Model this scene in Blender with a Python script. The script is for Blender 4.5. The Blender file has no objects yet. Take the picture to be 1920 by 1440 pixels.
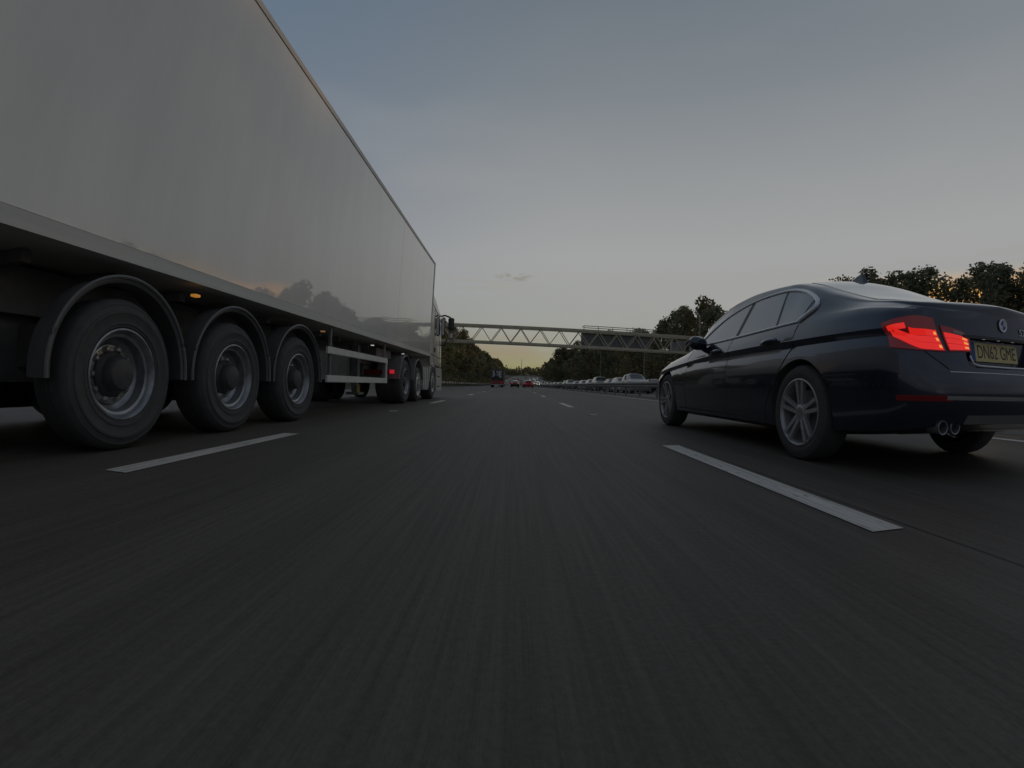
import bpy, bmesh, math, random
import numpy as np
from mathutils import Vector, Matrix
R = math.radians
SC = bpy.context.scene
COL = SC.collection

# ------------------------------------------------------------------ camera
CAM_H = 0.479
FPX = 860.0                      # focal length in px of the 1920 px wide photo, stereographic wide lens
cam = bpy.data.cameras.new("camera")
cam_o = bpy.data.objects.new("camera", cam)
COL.objects.link(cam_o)
cam.type = 'PANO'
cam.sensor_width = 36.0
cam.sensor_height = 27.0
cam.sensor_fit = 'HORIZONTAL'
cam.clip_start = 0.02
cam.clip_end = 5000
cam.panorama_type = 'FISHEYE_LENS_POLYNOMIAL'
f_mm = FPX * 36.0 / 1920.0
_r = np.linspace(0, 24, 200)
_t = 2 * np.arctan(_r / (2 * f_mm))
_k = np.linalg.lstsq(np.stack([_r, _r**2, _r**3, _r**4], 1), _t, rcond=None)[0]
cam.fisheye_polynomial_k0 = 0.0
cam.fisheye_polynomial_k1 = -float(_k[0])
cam.fisheye_polynomial_k2 = -float(_k[1])
cam.fisheye_polynomial_k3 = -float(_k[2])
cam.fisheye_polynomial_k4 = -float(_k[3])
cam.fisheye_fov = math.pi
ROLL, YAW, PITCH = 0.0235, 5 / FPX, 2 / FPX
cam_o.matrix_world = (Matrix.Translation((0, 0, CAM_H)) @ Matrix.Rotation(YAW, 4, 'Z') @
                      Matrix.Rotation(math.pi / 2 + PITCH, 4, 'X') @ Matrix.Rotation(ROLL, 4, 'Z'))
SC.camera = cam_o

# ------------------------------------------------------------------ sky
SUN_AZ, SUN_EL = R(52), R(7.5)   # azimuth to the right of the road direction
SUN_DIR = Vector((math.sin(SUN_AZ) * math.cos(SUN_EL), math.cos(SUN_AZ) * math.cos(SUN_EL), math.sin(SUN_EL)))
world = bpy.data.worlds.new("World")
SC.world = world
world.use_nodes = True
nt = world.node_tree
nt.nodes.clear()
N = nt.nodes.new
L = nt.links.new
out = N('ShaderNodeOutputWorld')
bg = N('ShaderNodeBackground')
L(bg.outputs[0], out.inputs[0])
tc = N('ShaderNodeTexCoord')
sep = N('ShaderNodeSeparateXYZ')
L(tc.outputs['Generated'], sep.inputs[0])


def ramp(nodes, stops, interp='EASE'):
    r = nodes.new('ShaderNodeValToRGB')
    r.color_ramp.interpolation = interp
    e = r.color_ramp.elements
    while len(e) > 1:
        e.remove(e[-1])
    e[0].position = stops[0][0]
    e[0].color = (*stops[0][1], 1)
    for p, c in stops[1:]:
        k = e.new(p)
        k.color = (*c, 1)
    return r


def srgb(r, g, b):
    f = lambda v: v / 255 / 12.92 if v / 255 < .04045 else ((v / 255 + .055) / 1.055) ** 2.4
    return (f(r), f(g), f(b))


mth = lambda op, a=None, b=None: _m(nt, op, a, b)


def _m(tree, op, a=None, b=None):
    n = tree.nodes.new('ShaderNodeMath')
    n.operation = op
    for i, v in enumerate((a, b)):
        if v is None:
            continue
        if isinstance(v, (int, float)):
            n.inputs[i].default_value = v
        else:
            tree.links.new(v, n.inputs[i])
    return n.outputs[0]


zc = sep.outputs['Z']
main = ramp(nt.nodes, [(0.0, srgb(136, 128, 72)), (0.04, srgb(147, 141, 92)), (0.085, srgb(153, 152, 136)), (0.14, srgb(157, 158, 154)),
                       (0.28, srgb(160, 161, 161)), (0.42, srgb(147, 150, 152)), (0.58, srgb(125, 132, 138)),
                       (0.75, srgb(107, 116, 126)), (1.0, srgb(88, 98, 112))], 'LINEAR')
L(zc, main.inputs[0])
left = ramp(nt.nodes, [(0.0, srgb(120, 118, 88)), (0.08, srgb(138, 138, 122)), (0.2, srgb(144, 147, 151)),
                       (0.45, srgb(118, 128, 140)), (0.7, srgb(96, 113, 131)), (1.0, srgb(80, 95, 112))], 'LINEAR')
L(zc, left.inputs[0])
back = ramp(nt.nodes, [(0.0, srgb(92, 92, 96)), (0.3, srgb(104, 110, 120)), (1.0, srgb(84, 95, 110))], 'LINEAR')
L(zc, back.inputs[0])


def mix(tree, f, a, b, mode='MIX'):
    n = tree.nodes.new('ShaderNodeMix')
    n.data_type = 'RGBA'
    n.blend_type = mode
    for i, v in ((0, f), (6, a), (7, b)):
        if isinstance(v, (int, float)):
            n.inputs[i].default_value = v
        elif isinstance(v, tuple):
            n.inputs[i].default_value = (*v, 1)
        else:
            tree.links.new(v, n.inputs[i])
    return n.outputs[2]


def mapr(tree, v, a, b, c=0.0, d=1.0):
    n = tree.nodes.new('ShaderNodeMapRange')
    n.interpolation_type = 'SMOOTHSTEP'
    for i, x in enumerate((v, a, b, c, d)):
        if isinstance(x, (int, float)):
            n.inputs[i].default_value = x
        else:
            tree.links.new(x, n.inputs[i])
    return n.outputs[0]


sky = mix(nt, mapr(nt, sep.outputs['X'], 0.15, -0.55), main.outputs[0], left.outputs[0])
sky = mix(nt, mapr(nt, sep.outputs['Y'], 0.35, -0.5), sky, back.outputs[0])
mph = N('ShaderNodeMapping')
mph.inputs['Scale'].default_value = (1.6, 1.6, 7.0)
mph.inputs['Rotation'].default_value = (0.0, 0.12, 0.5)
L(tc.outputs['Generated'], mph.inputs[0])
nzh = N('ShaderNodeTexNoise')
nzh.inputs['Scale'].default_value = 1.4
nzh.inputs['Detail'].default_value = 7
L(mph.outputs[0], nzh.inputs[0])
veil = mth('MULTIPLY', mapr(nt, nzh.outputs['Fac'], 0.42, 0.72), mapr(nt, zc, 0.85, 0.25))
sky = mix(nt, mth('MULTIPLY', veil, 0.22), sky, srgb(163, 162, 160))
# glow round the low sun behind the trees on the right
dot = nt.nodes.new('ShaderNodeVectorMath')
dot.operation = 'DOT_PRODUCT'
L(tc.outputs['Generated'], dot.inputs[0])
dot.inputs[1].default_value = SUN_DIR
low = mapr(nt, zc, 0.225, 0.17)
glow = mth('MULTIPLY', mapr(nt, dot.outputs['Value'], 0.945, 0.992), low)
sky = mix(nt, glow, sky, (0.78, 0.42, 0.10))
# faint low clouds
mp = N('ShaderNodeMapping')
mp.inputs['Scale'].default_value = (3.0, 3.0, 26.0)
L(tc.outputs['Generated'], mp.inputs[0])
nz = N('ShaderNodeTexNoise')
nz.inputs['Scale'].default_value = 2.2
nz.inputs['Detail'].default_value = 6
L(mp.outputs[0], nz.inputs[0])
cl = mth('MULTIPLY', mapr(nt, nz.outputs['Fac'], 0.56, 0.72), mapr(nt, zc, 0.26, 0.20))
cl = mth('MULTIPLY', cl, mapr(nt, zc, -0.01, 0.05))
sky = mix(nt, mth('MULTIPLY', cl, 0.16), sky, srgb(158, 142, 112))
# gently warm / pink streaks close to the vanishing point
cl2 = mth('MULTIPLY', mapr(nt, nz.outputs['Fac'], 0.48, 0.60), mapr(nt, zc, 0.13, 0.07))
cl2 = mth('MULTIPLY', cl2, mapr(nt, zc, 0.045, 0.07))
cl2 = mth('MULTIPLY', cl2, mapr(nt, sep.outputs['X'], 0.12, 0.0))
sky = mix(nt, mth('MULTIPLY', cl2, 0.38), sky, srgb(152, 128, 106))
# white-grey cumulus bank over the right-hand wood
nz3 = N('ShaderNodeTexNoise')
nz3.inputs['Scale'].default_value = 9
nz3.inputs['Detail'].default_value = 5
L(tc.outputs['Generated'], nz3.inputs[0])
cl3 = mth('MULTIPLY', mapr(nt, mth('ADD', nz3.outputs['Fac'], mth('MULTIPLY', zc, -2.2)), 0.27, 0.36), mapr(nt, sep.outputs['X'], 0.22, 0.30))
cl3 = mth('MULTIPLY', cl3, mapr(nt, sep.outputs['X'], 0.40, 0.30))
sky = mix(nt, mth('MULTIPLY', cl3, 0.55), sky, srgb(172, 170, 163))
dz_ = mth('MULTIPLY', mth('SUBTRACT', zc, 0.232), 95.0)
dx_ = mth('MULTIPLY', mth('SUBTRACT', sep.outputs['X'], -0.004), 19.0)
rr_ = mth('ADD', mth('MULTIPLY', dz_, dz_), mth('MULTIPLY', dx_, dx_))
mp5 = N('ShaderNodeMapping')
mp5.inputs['Scale'].default_value = (28.0, 28.0, 90.0)
L(tc.outputs['Generated'], mp5.inputs[0])
nz5 = N('ShaderNodeTexNoise')
nz5.inputs['Scale'].default_value = 1.6
nz5.inputs['Detail'].default_value = 4
L(mp5.outputs[0], nz5.inputs[0])
small = mth('MULTIPLY', mapr(nt, rr_, 1.0, 0.1), mapr(nt, nz5.outputs['Fac'], 0.42, 0.60))
sky = mix(nt, mth('MULTIPLY', small, 0.75), sky, srgb(139, 138, 124))
mp4 = N('ShaderNodeMapping')
mp4.inputs['Scale'].default_value = (4.0, 4.0, 24.0)
mp4.inputs['Location'].default_value = (3.1, 1.7, 0.4)
L(tc.outputs['Generated'], mp4.inputs[0])
nz4 = N('ShaderNodeTexNoise')
nz4.inputs['Scale'].default_value = 1.5
nz4.inputs['Detail'].default_value = 6
L(mp4.outputs[0], nz4.inputs[0])
wisp = mth('MULTIPLY', mapr(nt, nz4.outputs['Fac'], 0.44, 0.58), mapr(nt, zc, 0.188, 0.160))
wisp = mth('MULTIPLY', wisp, mapr(nt, sep.outputs['X'], 0.43, 0.50))
wisp = mth('MULTIPLY', wisp, mapr(nt, sep.outputs['Y'], 0.2, 0.6))
sky = mix(nt, mth('MULTIPLY', wisp, 0.9), sky, (0.95, 0.50, 0.22))
L(sky, bg.inputs['Color'])
bg.inputs['Strength'].default_value = 1.0

sun = bpy.data.lights.new("sun", 'SUN')
sun.energy = 0.6
sun.angle = R(1.5)
sun.color = (1.0, 0.62, 0.30)
sun_o = bpy.data.objects.new("sun", sun)
COL.objects.link(sun_o)
sun_o.rotation_euler = (-SUN_DIR).to_track_quat('-Z', 'Y').to_euler()
SC.view_settings.view_transform = 'Standard'
SC.view_settings.look = 'None'
SC.view_settings.exposure = 0.0
SC.view_settings.gamma = 1.0


# ------------------------------------------------------------------ materials
def mat(name, col, rough=0.6, metal=0.0, var=0.0, vscale=6.0, emit=None, estr=0.0, coat=0.0, stretch=(1, 1, 1), spec=0.5, bump=0.0, trans=0.0, objc=True):
    m = bpy.data.materials.new(name)
    m.use_nodes = True
    t = m.node_tree
    b = t.nodes['Principled BSDF']
    b.inputs['Base Color'].default_value = (*col, 1)
    b.inputs['Roughness'].default_value = rough
    b.inputs['Metallic'].default_value = metal
    b.inputs['Coat Weight'].default_value = coat
    b.inputs['Coat Roughness'].default_value = 0.04
    b.inputs['Specular IOR Level'].default_value = spec
    b.inputs['Transmission Weight'].default_value = trans
    if emit:
        b.inputs['Emission Color'].default_value = (*emit, 1)
        b.inputs['Emission Strength'].default_value = estr
    if var or bump:
        c = t.nodes.new('ShaderNodeTexCoord')
        mpn = t.nodes.new('ShaderNodeMapping')
        mpn.inputs['Scale'].default_value = stretch
        t.links.new(c.outputs['Object' if objc else 'Generated'], mpn.inputs[0])
        n = t.nodes.new('ShaderNodeTexNoise')
        n.inputs['Scale'].default_value = vscale
        n.inputs['Detail'].default_value = 6
        n.inputs['Roughness'].default_value = 0.6
        t.links.new(mpn.outputs[0], n.inputs[0])
        if var:
            d = tuple(x * (1 - var) for x in col)
            u = tuple(min(1, x * (1 + var)) for x in col)
            r = ramp(t.nodes, [(0.3, d), (0.7, u)], 'LINEAR')
            t.links.new(n.outputs['Fac'], r.inputs[0])
            t.links.new(r.outputs[0], b.inputs['Base Color'])
        if bump:
            bn = t.nodes.new('ShaderNodeBump')
            bn.inputs['Strength'].default_value = bump
            bn.inputs['Distance'].default_value = 0.02
            t.links.new(n.outputs['Fac'], bn.inputs['Height'])
            t.links.new(bn.outputs[0], b.inputs['Normal'])
    return m


M = {}
M['trailer'] = mat('trailer_white', (0.86, 0.845, 0.79), 0.3, var=0.06, vscale=1.1, coat=1.0, stretch=(1, 2.2, .5))
_b = M['trailer'].node_tree.nodes['Principled BSDF']
_b.inputs['Coat IOR'].default_value = 1.72
_b.inputs['Coat Roughness'].default_value = 0.02
_tt = M['trailer'].node_tree
_tcn = _tt.nodes.new('ShaderNodeTexCoord')
_tn = _tt.nodes.new('ShaderNodeTexNoise')
_tn.inputs['Scale'].default_value = 0.9
_tn.inputs['Detail'].default_value = 1.5
_tt.links.new(_tcn.outputs['Object'], _tn.inputs[0])
_tb = _tt.nodes.new('ShaderNodeBump')
_tb.inputs['Strength'].default_value = 0.35
_tb.inputs['Distance'].default_value = 0.012
_tt.links.new(_tn.outputs['Fac'], _tb.inputs['Height'])
_tt.links.new(_tb.outputs[0], _b.inputs['Coat Normal'])
M['alu'] = mat('aluminium_rail', (0.70, 0.69, 0.63), 0.5, 0.0, var=0.08, vscale=2, stretch=(1, .2, 6))
M['seam'] = mat('dark_seam', (0.05, 0.05, 0.05), 0.6)
M['chassis'] = mat('dusty_chassis', (0.21, 0.205, 0.20), 0.75, var=0.25, vscale=4)
M['car_tyre'] = mat('car_tyre_rubber', (0.075, 0.075, 0.075), 0.8, var=0.15, vscale=12)
M['tyre'] = mat('tyre_rubber', (0.078, 0.078, 0.077), 0.75, var=0.15, vscale=12)
M['tread'] = mat('sooty_frame', (0.10, 0.10, 0.10), 0.85)
M['rim'] = mat('steel_rim', (0.33, 0.34, 0.355), 0.36, 0.5, var=0.3, vscale=9)
M['hub'] = mat('hub_black', (0.07, 0.07, 0.07), 0.5, var=0.2, vscale=9)
M['nut'] = mat('nut_steel', (0.34, 0.34, 0.34), 0.35, 0.7)
M['guard'] = mat('mudguard_plastic', (0.12, 0.12, 0.12), 0.35, var=0.15, vscale=5)
M['guard_lip'] = mat('mudguard_lip', (0.16, 0.16, 0.155), 0.35)
M['sideguard'] = mat('side_guard_white', (0.74, 0.73, 0.67), 0.5, var=0.10, vscale=5)
M['amber'] = mat('amber_lamp', (0.3, 0.12, 0.02), 0.3, emit=(1.0, 0.42, 0.06), estr=0.30)
M['amber_dim'] = mat('amber_dim', (0.45, 0.2, 0.08), 0.3, emit=(1.0, 0.5, 0.25), estr=0.14)
M['white_lamp'] = mat('white_lamp', (0.6, 0.6, 0.6), 0.3, emit=(1, 1, 1), estr=0.35)
M['red_lamp'] = mat('red_lamp', (0.5, 0.02, 0.03), 0.3, emit=(1.0, 0.03, 0.06), estr=0.36)
M['red_far'] = mat('far_tail_lamp', (0.4, 0.03, 0.03), 0.3, emit=(1.0, 0.06, 0.06), estr=0.25)
M['red_dull'] = mat('red_reflector', (0.26, 0.015, 0.015), 0.3)
M['cab'] = mat('cab_white', (0.76, 0.73, 0.63), 0.28, var=0.05, vscale=2, coat=0.3)
M['cab_grey'] = mat('cab_grey_plastic', (0.22, 0.22, 0.21), 0.45)
M['glass'] = mat('dark_glass', (0.03, 0.035, 0.04), 0.06, coat=0.0, spec=0.9)
M['privacy'] = mat('tinted_reflective_glass', (0.30, 0.315, 0.33), 0.07, 0.85)
M['rear_glass'] = mat('sloping_rear_glass', (0.72, 0.74, 0.76), 0.10, 0.9)
M['mirror_glass'] = mat('mirror_glass', (0.75, 0.75, 0.72), 0.05, 1.0)
M['black'] = mat('black_plastic', (0.05, 0.05, 0.05), 0.5)
M['yellow'] = mat('yellow_tag', (0.35, 0.27, 0.05), 0.6, var=.2, vscale=10)
M['paint'] = mat('dark_blue_paint', (0.027, 0.036, 0.060), 0.2, 0.5, coat=1.0, spec=0.6)
M['chrome'] = mat('satin_chrome', (0.85, 0.86, 0.88), 0.35, 0.35)
M['alloy'] = mat('alloy_silver', (0.46, 0.465, 0.47), 0.42, 0.5, var=.06, vscale=20)
M['arch'] = mat('arch_liner', (0.09, 0.09, 0.09), 0.85)
M['tl_dark'] = mat('tail_lens', (0.17, 0.014, 0.018), 0.12, coat=1.0, emit=(1, 0.05, 0.06), estr=0.035)
M['tl_bar'] = mat('tail_light_bar', (0.5, 0.02, 0.02), 0.15, coat=1.0, emit=(1.0, 0.022, 0.014), estr=0.62)
M['tl_hot'] = mat('tail_light_bulb', (0.7, 0.4, 0.1), 0.15, emit=(1.0, 0.36, 0.08), estr=0.75)
M['clear_lens'] = mat('clear_lens', (0.35, 0.33, 0.33), 0.15, coat=1.0)
M['plate_y'] = mat('plate_yellow', (0.80, 0.66, 0.30), 0.5)
M['plate_b'] = mat('plate_blue', (0.04, 0.10, 0.30), 0.5)
M['ink'] = mat('plate_ink', (0.07, 0.07, 0.065), 0.5)
M['badge_w'] = mat('badge_white', (0.65, 0.66, 0.68), 0.3)
M['badge_b'] = mat('badge_blue', (0.03, 0.12, 0.40), 0.3)
M['steel'] = mat('galvanised_steel', (0.62, 0.56, 0.41), 0.6, 0.1, var=0.15, vscale=1.5)
M['steel_dark'] = mat('gantry_grey', (0.30, 0.30, 0.28), 0.6, 0.1, var=0.12, vscale=1.0)
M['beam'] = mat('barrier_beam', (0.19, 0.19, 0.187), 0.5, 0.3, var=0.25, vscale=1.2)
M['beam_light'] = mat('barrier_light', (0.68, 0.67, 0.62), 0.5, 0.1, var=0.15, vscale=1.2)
M['sign_back'] = mat('sign_back', (0.26, 0.26, 0.265), 0.6, var=0.12, vscale=2)
M['louvre'] = mat('sign_louvre', (0.17, 0.17, 0.175), 0.6)
M['cabinet'] = mat('cabinet_grey', (0.40, 0.40, 0.40), 0.5, var=.1, vscale=2)
M['bark'] = mat('bark', (0.07, 0.055, 0.042), 0.9, var=0.3, vscale=5)
M['paintline'] = mat('road_paint', (0.66, 0.62, 0.55), 0.7, var=0.32, vscale=4, stretch=(14, .35, 1))
_t = M['paintline'].node_tree
_b = _t.nodes['Principled BSDF']
_c = _t.nodes.new('ShaderNodeTexCoord')
_n = _t.nodes.new('ShaderNodeTexNoise')
_n.inputs['Scale'].default_value = 38
_n.inputs['Detail'].default_value = 6
_n.inputs['Roughness'].default_value = .75
_mp = _t.nodes.new('ShaderNodeMapping')
_mp.inputs['Scale'].default_value = (1, .22, 1)
_t.links.new(_c.outputs['Object'], _mp.inputs[0])
_t.links.new(_mp.outputs[0], _n.inputs[0])
_old = _b.inputs['Base Color'].links[0].from_socket
_t.links.new(mix(_t, mapr(_t, _n.outputs['Fac'], .56, .70), _old, (0.17, 0.16, 0.14)), _b.inputs['Base Color'])
M['stud'] = mat('stud_rubber', (0.32, 0.32, 0.31), 0.5)
M['stud_glass'] = mat('stud_glass', (0.7, 0.7, 0.68), 0.2)
M['concrete'] = mat('concrete_strip', (0.11, 0.11, 0.10), 0.85, var=.25, vscale=3)


def leaf_mat(name, a, b, rough=0.6):
    m = bpy.data.materials.new(name)
    m.use_nodes = True
    t = m.node_tree
    bs = t.nodes['Principled BSDF']
    c = t.nodes.new('ShaderNodeTexCoord')
    n = t.nodes.new('ShaderNodeTexNoise')
    n.inputs['Scale'].default_value = 0.55
    n.inputs['Detail'].default_value = 5
    t.links.new(c.outputs['Object'], n.inputs[0])
    oi = t.nodes.new('ShaderNodeObjectInfo')
    r = ramp(t.nodes, [(0.3, a), (0.7, b)], 'LINEAR')
    ad = _m(t, 'ADD', n.outputs['Fac'], _m(t, 'MULTIPLY', _m(t, 'SUBTRACT', oi.outputs['Random'], 0.5), 0.35))
    t.links.new(ad, r.inputs[0])
    t.links.new(r.outputs[0], bs.inputs['Base Color'])
    bs.inputs['Roughness'].default_value = rough
    bs.inputs['Specular IOR Level'].default_value = 0.25
    # leaves let some light through
    tr = t.nodes.new('ShaderNodeBsdfTranslucent')
    t.links.new(r.outputs[0], tr.inputs[0])
    mx = t.nodes.new('ShaderNodeMixShader')
    mx.inputs[0].default_value = 0.3
    o = t.nodes['Material Output']
    t.links.new(bs.outputs[0], mx.inputs[1])
    t.links.new(tr.outputs[0], mx.inputs[2])
    t.links.new(mx.outputs[0], o.inputs[0])
    return m


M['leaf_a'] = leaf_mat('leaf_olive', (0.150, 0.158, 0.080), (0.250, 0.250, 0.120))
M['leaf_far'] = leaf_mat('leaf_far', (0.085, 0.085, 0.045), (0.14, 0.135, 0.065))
M['leaf_b'] = leaf_mat('leaf_dark', (0.150, 0.158, 0.105), (0.230, 0.235, 0.145))
M['leaf_c'] = leaf_mat('leaf_brown', (0.165, 0.155, 0.090), (0.260, 0.220, 0.120))


def road_mat():
    m = bpy.data.materials.new('worn_asphalt')
    m.use_nodes = True
    t = m.node_tree
    b = t.nodes['Principled BSDF']
    c = t.nodes.new('ShaderNodeTexCoord')

    def noise(scale, st, det=5):
        mpn = t.nodes.new('ShaderNodeMapping')
        mpn.inputs['Scale'].default_value = st
        t.links.new(c.outputs['Object'], mpn.inputs[0])
        n = t.nodes.new('ShaderNodeTexNoise')
        n.inputs['Scale'].default_value = scale
        n.inputs['Detail'].default_value = det
        n.inputs['Roughness'].default_value = 0.65
        t.links.new(mpn.outputs[0], n.inputs[0])
        return n.outputs['Fac']
    streak = noise(1.0, (55, 0.9, 1), 4)
    streak2 = noise(1.0, (16, 0.25, 1), 4)
    grain = noise(60, (1, 1, 1), 3)
    broad = noise(0.35, (1.5, .3, 1), 4)
    track = noise(1.0, (1.25, .012, 1), 2)
    speck = noise(150, (1, .5, 1), 2)
    v = _m(t, 'ADD', _m(t, 'MULTIPLY', streak, 0.75), _m(t, 'MULTIPLY', streak2, 0.45))
    v = _m(t, 'ADD', v, _m(t, 'MULTIPLY', grain, 0.45))
    v = _m(t, 'ADD', v, _m(t, 'MULTIPLY', broad, 0.35))
    v = _m(t, 'ADD', v, _m(t, 'MULTIPLY', _m(t, 'SUBTRACT', track, .5), 0.55))
    v = _m(t, 'ADD', v, _m(t, 'MULTIPLY', _m(t, 'SUBTRACT', speck, .5), 0.2))
    r = ramp(t.nodes, [(0.62, (0.062, 0.062, 0.063)), (1.0, (0.108, 0.108, 0.108)), (1.0, (0.108, 0.108, 0.108))], 'LINEAR')
    r2 = ramp(t.nodes, [(0.0, (0.088, 0.077, 0.064)), (1.0, (0.150, 0.132, 0.110))], 'LINEAR')
    t.links.new(mapr(t, v, 0.70, 1.30), r2.inputs[0])
    t.links.new(r2.outputs[0], b.inputs['Base Color'])
    b.inputs['Roughness'].default_value = 0.62
    b.inputs['Specular IOR Level'].default_value = 0.22
    bn = t.nodes.new('ShaderNodeBump')
    bn.inputs['Strength'].default_value = 0.35
    bn.inputs['Distance'].default_value = 0.01
    t.links.new(_m(t, 'ADD', grain, streak), bn.inputs['Height'])
    t.links.new(bn.outputs[0], b.inputs['Normal'])
    t.nodes.remove(r)
    return m


M['road'] = road_mat()
M['grass'] = mat('verge_grass', (0.055, 0.058, 0.030), 0.9, var=0.4, vscale=1.5, bump=0.5)


# ------------------------------------------------------------------ helpers
class MB:
    """collects faces for one mesh object"""
    def __init__(s):
        s.v, s.f, s.m = [], [], []

    def add(s, vs, fs, mi=0):
        o = len(s.v)
        s.v.extend([tuple(p) for p in vs])
        s.f.extend([tuple(i + o for i in f) for f in fs])
        s.m.extend([mi] * len(fs))
        return s

    def box(s, x0, x1, y0, y1, z0, z1, mi=0):
        vs = [(x, y, z) for z in (z0, z1) for y in (y0, y1) for x in (x0, x1)]
        return s.add(vs, [(0, 2, 3, 1), (4, 5, 7, 6), (0, 1, 5, 4), (2, 6, 7, 3), (0, 4, 6, 2), (1, 3, 7, 5)], mi)

    def bar(s, a, b, w, h=None, mi=0, up=(0, 0, 1)):
        a, b = Vector(a), Vector(b)
        h = h or w
        d = (b - a).normalized()
        u = Vector(up)
        if abs(d.dot(u)) > .98:
            u = Vector((0, 1, 0))
        x = d.cross(u).normalized()
        y = x.cross(d).normalized()
        vs = [p + x * sx * w / 2 + y * sy * h / 2 for p in (a, b) for sx, sy in ((-1, -1), (1, -1), (1, 1), (-1, 1))]
        return s.add(vs, [(3, 2, 1, 0), (4, 5, 6, 7), (0, 1, 5, 4), (1, 2, 6, 5), (2, 3, 7, 6), (3, 0, 4, 7)], mi)

    def tube(s, pts, r, n=8, mi=0, closed=False):
        pts = [Vector(p) for p in pts]
        k = len(pts)
        rs = r if isinstance(r, (list, tuple)) else [r] * k
        vs, fs = [], []
        up = Vector((0, 0, 1))
        for i, p in enumerate(pts):
            if closed:
                d = pts[(i + 1) % k] - pts[i - 1]
            else:
                d = pts[min(i + 1, k - 1)] - pts[max(i - 1, 0)]
            d = d.normalized() if d.length > 1e-9 else Vector((0, 1, 0))
            u = up if abs(d.dot(up)) < .95 else Vector((1, 0, 0))
            x = d.cross(u).normalized()
            y = x.cross(d)
            for j in range(n):
                a = 2 * math.pi * j / n
                vs.append(p + (x * math.cos(a) + y * math.sin(a)) * rs[i])
        for i in range(k if closed else k - 1):
            i2 = (i + 1) % k
            for j in range(n):
                j2 = (j + 1) % n
                fs.append((i * n + j, i * n + j2, i2 * n + j2, i2 * n + j))
        if not closed:
            fs.append(tuple(range(n - 1, -1, -1)))
            fs.append(tuple((k - 1) * n + j for j in range(n)))
        return s.add(vs, fs, mi)

    def lathe(s, prof, n=40, c=(0, 0, 0), mi=0, a0=0, a1=2 * math.pi):
        """profile of (x, radius) turned about the x axis through c"""
        full = abs(a1 - a0 - 2 * math.pi) < 1e-6
        cnt = n if full else n + 1
        vs, fs = [], []
        for i in range(cnt):
            a = a0 + (a1 - a0) * i / n
            for x, r in prof:
                vs.append((c[0] + x, c[1] + r * math.cos(a), c[2] + r * math.sin(a)))
        k = len(prof)
        for i in range(n):
            i2 = (i + 1) % cnt
            for j in range(k - 1):
                fs.append((i * k + j, i2 * k + j, i2 * k + j + 1, i * k + j + 1))
        return s.add(vs, fs, mi)

    def prism(s, poly, x0, x1, mi=0):
        """polygon of (y, z) extruded along x"""
        n = len(poly)
        vs = [(x0, y, z) for y, z in poly] + [(x1, y, z) for y, z in poly]
        fs = [tuple(range(n)), tuple(range(2 * n - 1, n - 1, -1))]
        fs += [(i, i + n, (i + 1) % n + n, (i + 1) % n) for i in range(n)]
        return s.add(vs, fs, mi)

    def grid(s, P, mi=0, thick=None):
        """P[i][j] points; thick = offset vectors for a closed slab"""
        a, b = len(P), len(P[0])
        vs = [p for row in P for p in row]
        fs = [(i * b + j, (i + 1) * b + j, (i + 1) * b + j + 1, i * b + j + 1) for i in range(a - 1) for j in range(b - 1)]
        if thick is not None:
            o = len(vs)
            vs += [Vector(p) - Vector(t) for row, tr in zip(P, thick) for p, t in zip(row, tr)]
            fs += [tuple(o + k for k in reversed(f)) for f in fs[:]]
            edge = [i * b for i in range(a)] + [(a - 1) * b + j for j in range(1, b)] + [i * b + b - 1 for i in range(a - 2, -1, -1)] + [j for j in range(b - 2, 0, -1)]
            for k in range(len(edge)):
                p, q = edge[k], edge[(k + 1) % len(edge)]
                fs.append((p, p + o, q + o, q))
        return s.add(vs, fs, mi)

    def mesh(s, name, mats, smooth=True, ang=35):
        me = bpy.data.meshes.new(name)
        me.from_pydata(s.v, [], s.f)
        for m in (mats if isinstance(mats, (list, tuple)) else [mats]):
            me.materials.append(m)
        me.polygons.foreach_set('material_index', s.m)
        bm = bmesh.new()
        bm.from_mesh(me)
        bmesh.ops.recalc_face_normals(bm, faces=bm.faces)
        bm.to_mesh(me)
        bm.free()
        if smooth:
            me.polygons.foreach_set('use_smooth', [True] * len(me.polygons))
            me.set_sharp_from_angle(angle=R(ang))
        me.update()
        return me

    def build(s, name, mats, parent=None, smooth=True, ang=35, label=None, loc=None):
        return link(name, s.mesh(name, mats, smooth, ang), parent, label, loc)


def link(name, me, parent=None, label=None, loc=None):
    o = bpy.data.objects.new(name, me)
    COL.objects.link(o)
    if parent:
        o.parent = parent
    if label:
        o['label'] = label
    if loc:
        o.location = loc
    return o


def tag(o, label, cat, group=None):
    o['label'] = label
    o['category'] = cat
    if group:
        o['group'] = group
    return o


def empty(name, loc, label, cat, group=None, rz=0.0):
    o = bpy.data.objects.new(name, None)
    COL.objects.link(o)
    o.empty_display_size = 0.3
    o.location = loc
    o.rotation_euler = (0, 0, rz)
    return tag(o, label, cat, group)


def structure(o):
    o['kind'] = 'structure'
    return o


def kids(o):
    return [c for c in COL.objects if c.parent == o]


KIDS = {}


def copy_tree(o, parent=None):
    c = o.copy()
    COL.objects.link(c)
    c.parent = parent
    for k in KIDS.setdefault(o.name, kids(o)):
        copy_tree(k, c)
    return c


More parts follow.
